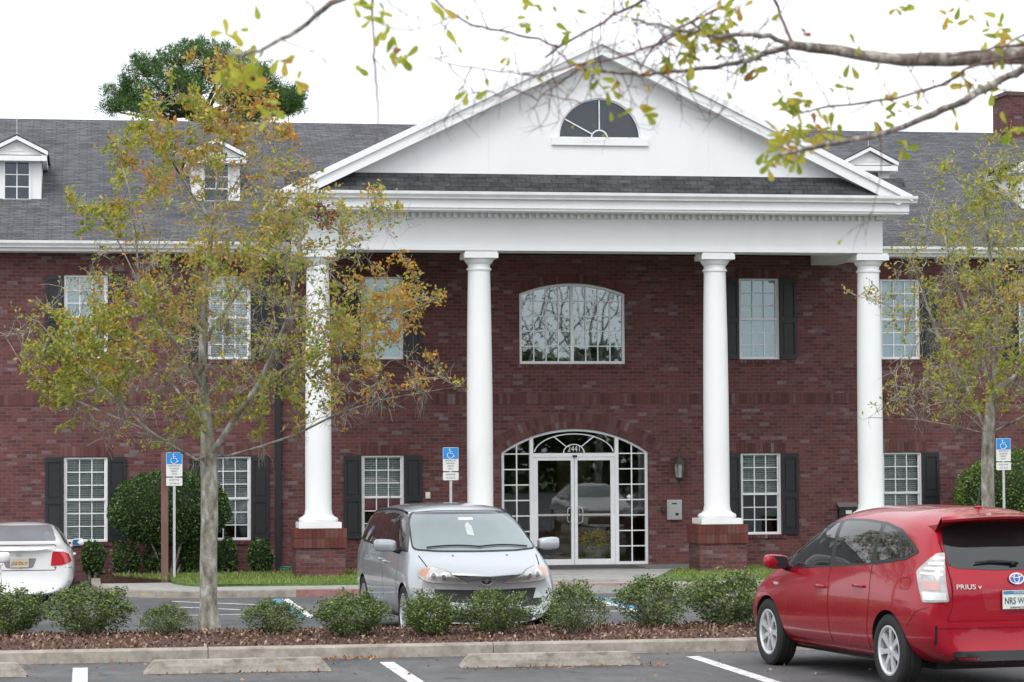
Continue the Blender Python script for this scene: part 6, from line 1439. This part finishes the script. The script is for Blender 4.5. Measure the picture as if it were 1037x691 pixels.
# ---- white sedans ---------------------------------------------------
def sedan(lab):
    t = empty('sedan_car', (0, 0, 0)); tag(t, lab, 'car')
    rear = lambda y, z: .20 * (y / .8) ** 2.4 + max(0, z - .9) * .3
    front = lambda y, z: -(.30 * (y / .8) ** 2.3 + max(0, z - .45) * .3)
    S = [(-2.36, .28, .62, .5, .76, .80, .74, .95, .68, .99, .50, 1.01, 1), (-2.28, .24, .72, .5, .84, .84, .82, .985, .75, 1.02, .58, 1.045, .9), (-2.0, .22, .78, .5, .90, .88, .88, 1.0, .79, 1.045, .64, 1.07, .4), (-1.72, .20, .80, .52, .915, .90, .90, 1.0, .81, 1.09, .66, 1.12, .1), (-1.35, .19, .82, .52, .915, .90, .90, .99, .83, 1.25, .62, 1.29, 0), (-.95, .19, .82, .52, .915, .90, .90, .985, .835, 1.355, .59, 1.41, 0),
         (-.4, .19, .82, .52, .915, .89, .90, .975, .84, 1.38, .60, 1.44, 0), (.2, .19, .82, .52, .915, .88, .90, .96, .835, 1.345, .60, 1.42, 0), (.65, .19, .82, .52, .91, .87, .895, .945, .825, 1.18, .66, 1.25, 0), (1.1, .19, .81, .52, .91, .85, .89, .91, .81, .985, .70, 1.02, 0), (1.35, .19, .80, .5, .90, .82, .88, .87, .79, .92, .66, .95, .1), (1.9, .20, .76, .5, .87, .74, .84, .80, .75, .83, .6, .86, .5), (2.2, .22, .70, .46, .80, .66, .76, .70, .68, .73, .5, .75, .9), (2.32, .24, .6, .44, .7, .6, .66, .63, .58, .65, .4, .67, 1)]
    body, tree = shell(S, rear, front, (1.40, -1.36), 'white_paint', t, wb_r=.35); wheels(t, (1.40, -1.36), .79, WM)
    dlo = [(1.0, .985), (.6, 1.17), (.2, 1.31), (-.3, 1.36), (-.85, 1.34), (-1.2, 1.22), (-1.5, 1.09), (-1.3, 1.02), (0, 1.0)]
    G = [[(.80, 1.0), (.55, 1.15), (.2, 1.28), (-.1, 1.315), (-.12, 1.015)], [(-.18, 1.015), (-.16, 1.32), (-.6, 1.325), (-.85, 1.30), (-1.15, 1.19), (-1.32, 1.10), (-1.25, 1.04)]]
    D = [[(1.0, .30), (1.0, .94), (-.14, .985), (-.15, .30)], [(-.17, .30), (-.16, .985), (-1.05, 1.0), (-1.02, .72), (-.95, .5), (-.93, .30)]]
    car_side(body, tree, D, G, dict(paint='white_paint', dlo=dlo, handles=[(.02, .86), (-.88, .88)]))
    fr = frame('rear'); P = [(-.60, 1.13), (.60, 1.13), (.52, 1.355), (.45, 1.375), (-.45, 1.375), (-.52, 1.355)]
    panel('rear_window', P, fr, tree, .006, 'greyglass', body, rnd=.04)
    seam('trunk_gap', [(rounded([(-.60, .66), (.60, .66), (.56, .80), (.60, 1.07), (-.60, 1.07), (-.56, .80)], .04), True)], fr, tree, .012, .0015, 'gap', body)
    panel('trunk_lip', [(-.62, 1.005), (.62, 1.005), (.60, 1.03), (-.60, 1.03)], fr, tree, .014, 'white_paint', body, rnd=.01)
    panel('plate_recess', [(-.28, .86), (.28, .86), (.22, .70), (-.22, .70)], fr, tree, .004, plain('recess_grey', (.22, .22, .24), rough=.4), body, rnd=.03)
    h, n = cast(tree, fr, 0, .78); pl = empty('licence_plate', (h.x - .02, 0, .785), 0, body); MB().box(-.004, .004, -.155, .155, -.075, .075).build('plate', plain('plate_cream', (.55, .46, .36), rough=.5), pl, bevel=.003); MB().lathe([(0, -.002), (.035, -.002), (.035, 0), (0, 0)], 16, (0, 0, 0), 'y').build('plate_disc', 'plate_orange', pl, (-.007, 0, 0)).rotation_euler = (0, 0, pi / 2)
    text_mesh('plate_text', 'J32 OLV', .075, 'plate_ink', pl, (-.0085, 0, -.005), (pi / 2, 0, -pi / 2), .001)
    h, n = cast(tree, fr, 0, .93); mb = MB(); mb.tube([(0, .045 * cos(a), .035 * sin(a)) for a in np.linspace(0, 2 * pi, 21)], .005, 5, cap=False); mb.tube([(0, -.02, -.03), (0, 0, .03), (0, .02, -.03)], .004, 5); mb.build('emblem', 'chrome', body, (h.x - .01, 0, .93), smooth=True)
    for s in (-1, 1):
        a = pi - s * radians(30); fa = frame('angle', a); bu = Vector((-2.2, s * .72, 0)).dot(Vector((-sin(a), cos(a), 0)))
        P = [(bu + s * u, z) for u, z in ((.26, .76), (.20, .95), (.08, .965), (-.20, .94), (-.10, .73))]
        P = [(bu - s * (u - .0), z) for u, z in ((.24, .78), (.22, .93), (.05, .965), (-.13, .965), (-.16, .93), (-.17, .73))]
        P = [(bu - s * u, z) for u, z in ((.22, .80), (.15, .92), (.02, .965), (-.15, .97), (-.17, .73), (.0, .74))]
        panel('tail_lamp', P, fa, tree, .010, 'lens_red', body, rnd=.02); mirror_part(t, .78, s * .84, 1.03, s, 'white_paint', 1.0, 'white_paint', 'mirror_blue')
    panel('windshield', [(-.64, 1.04), (.64, 1.04), (.56, 1.33), (.5, 1.36), (-.5, 1.36), (-.56, 1.33)], frame('front'), tree, .006, 'windshield', body, rnd=.04)
    panel('lower_grille', [(-.5, .5), (.5, .5), (.55, .3), (-.55, .3)], frame('front'), tree, .005, 'black', body, rnd=.03)
    for s in (-1, 1):
        a = s * radians(35); fa = frame('angle', a); bu = Vector((2.1, s * .68, 0)).dot(Vector((-sin(a), cos(a), 0))); panel('headlight', [(bu + s * u, z) for u, z in ((-.2, .64), (.1, .66), (.22, .75), (-.1, .74))], fa, tree, .01, 'clear', body, rnd=.02)
    seam('bumper_gap', [([(-2.3, .70), (-2.0, .70), (-1.8, .55)], False)], frame('right'), tree, .010, .0015, 'gap', body)
    return t
M['mirror_blue'] = car_glass('blue_mirror_glass', (.05, .16, .30), 1.8)
s1 = sedan('white sedan at the far kerb on the left, seen from behind with red tail lamps')
ps = at_y(17, 560, -4.9); s1.location = (ps[0] + .02, -4.9 + 2.36, -.34); s1.rotation_euler = (0, 0, radians(90.5))
s2 = copy_tree(s1); tag(s2, 'white car almost wholly outside the left edge, only its mirror in view'); s2.location = (-11.22, -17.9 + 2.3, ROAD); s2.rotation_euler = (0, 0, radians(-90))
s3 = copy_tree(s1); tag(s3, 'white car parked right of the view, seen only mirrored in the glass doors'); s3.location = (5.0, -24.4, 0); s3.rotation_euler = (0, 0, radians(90))
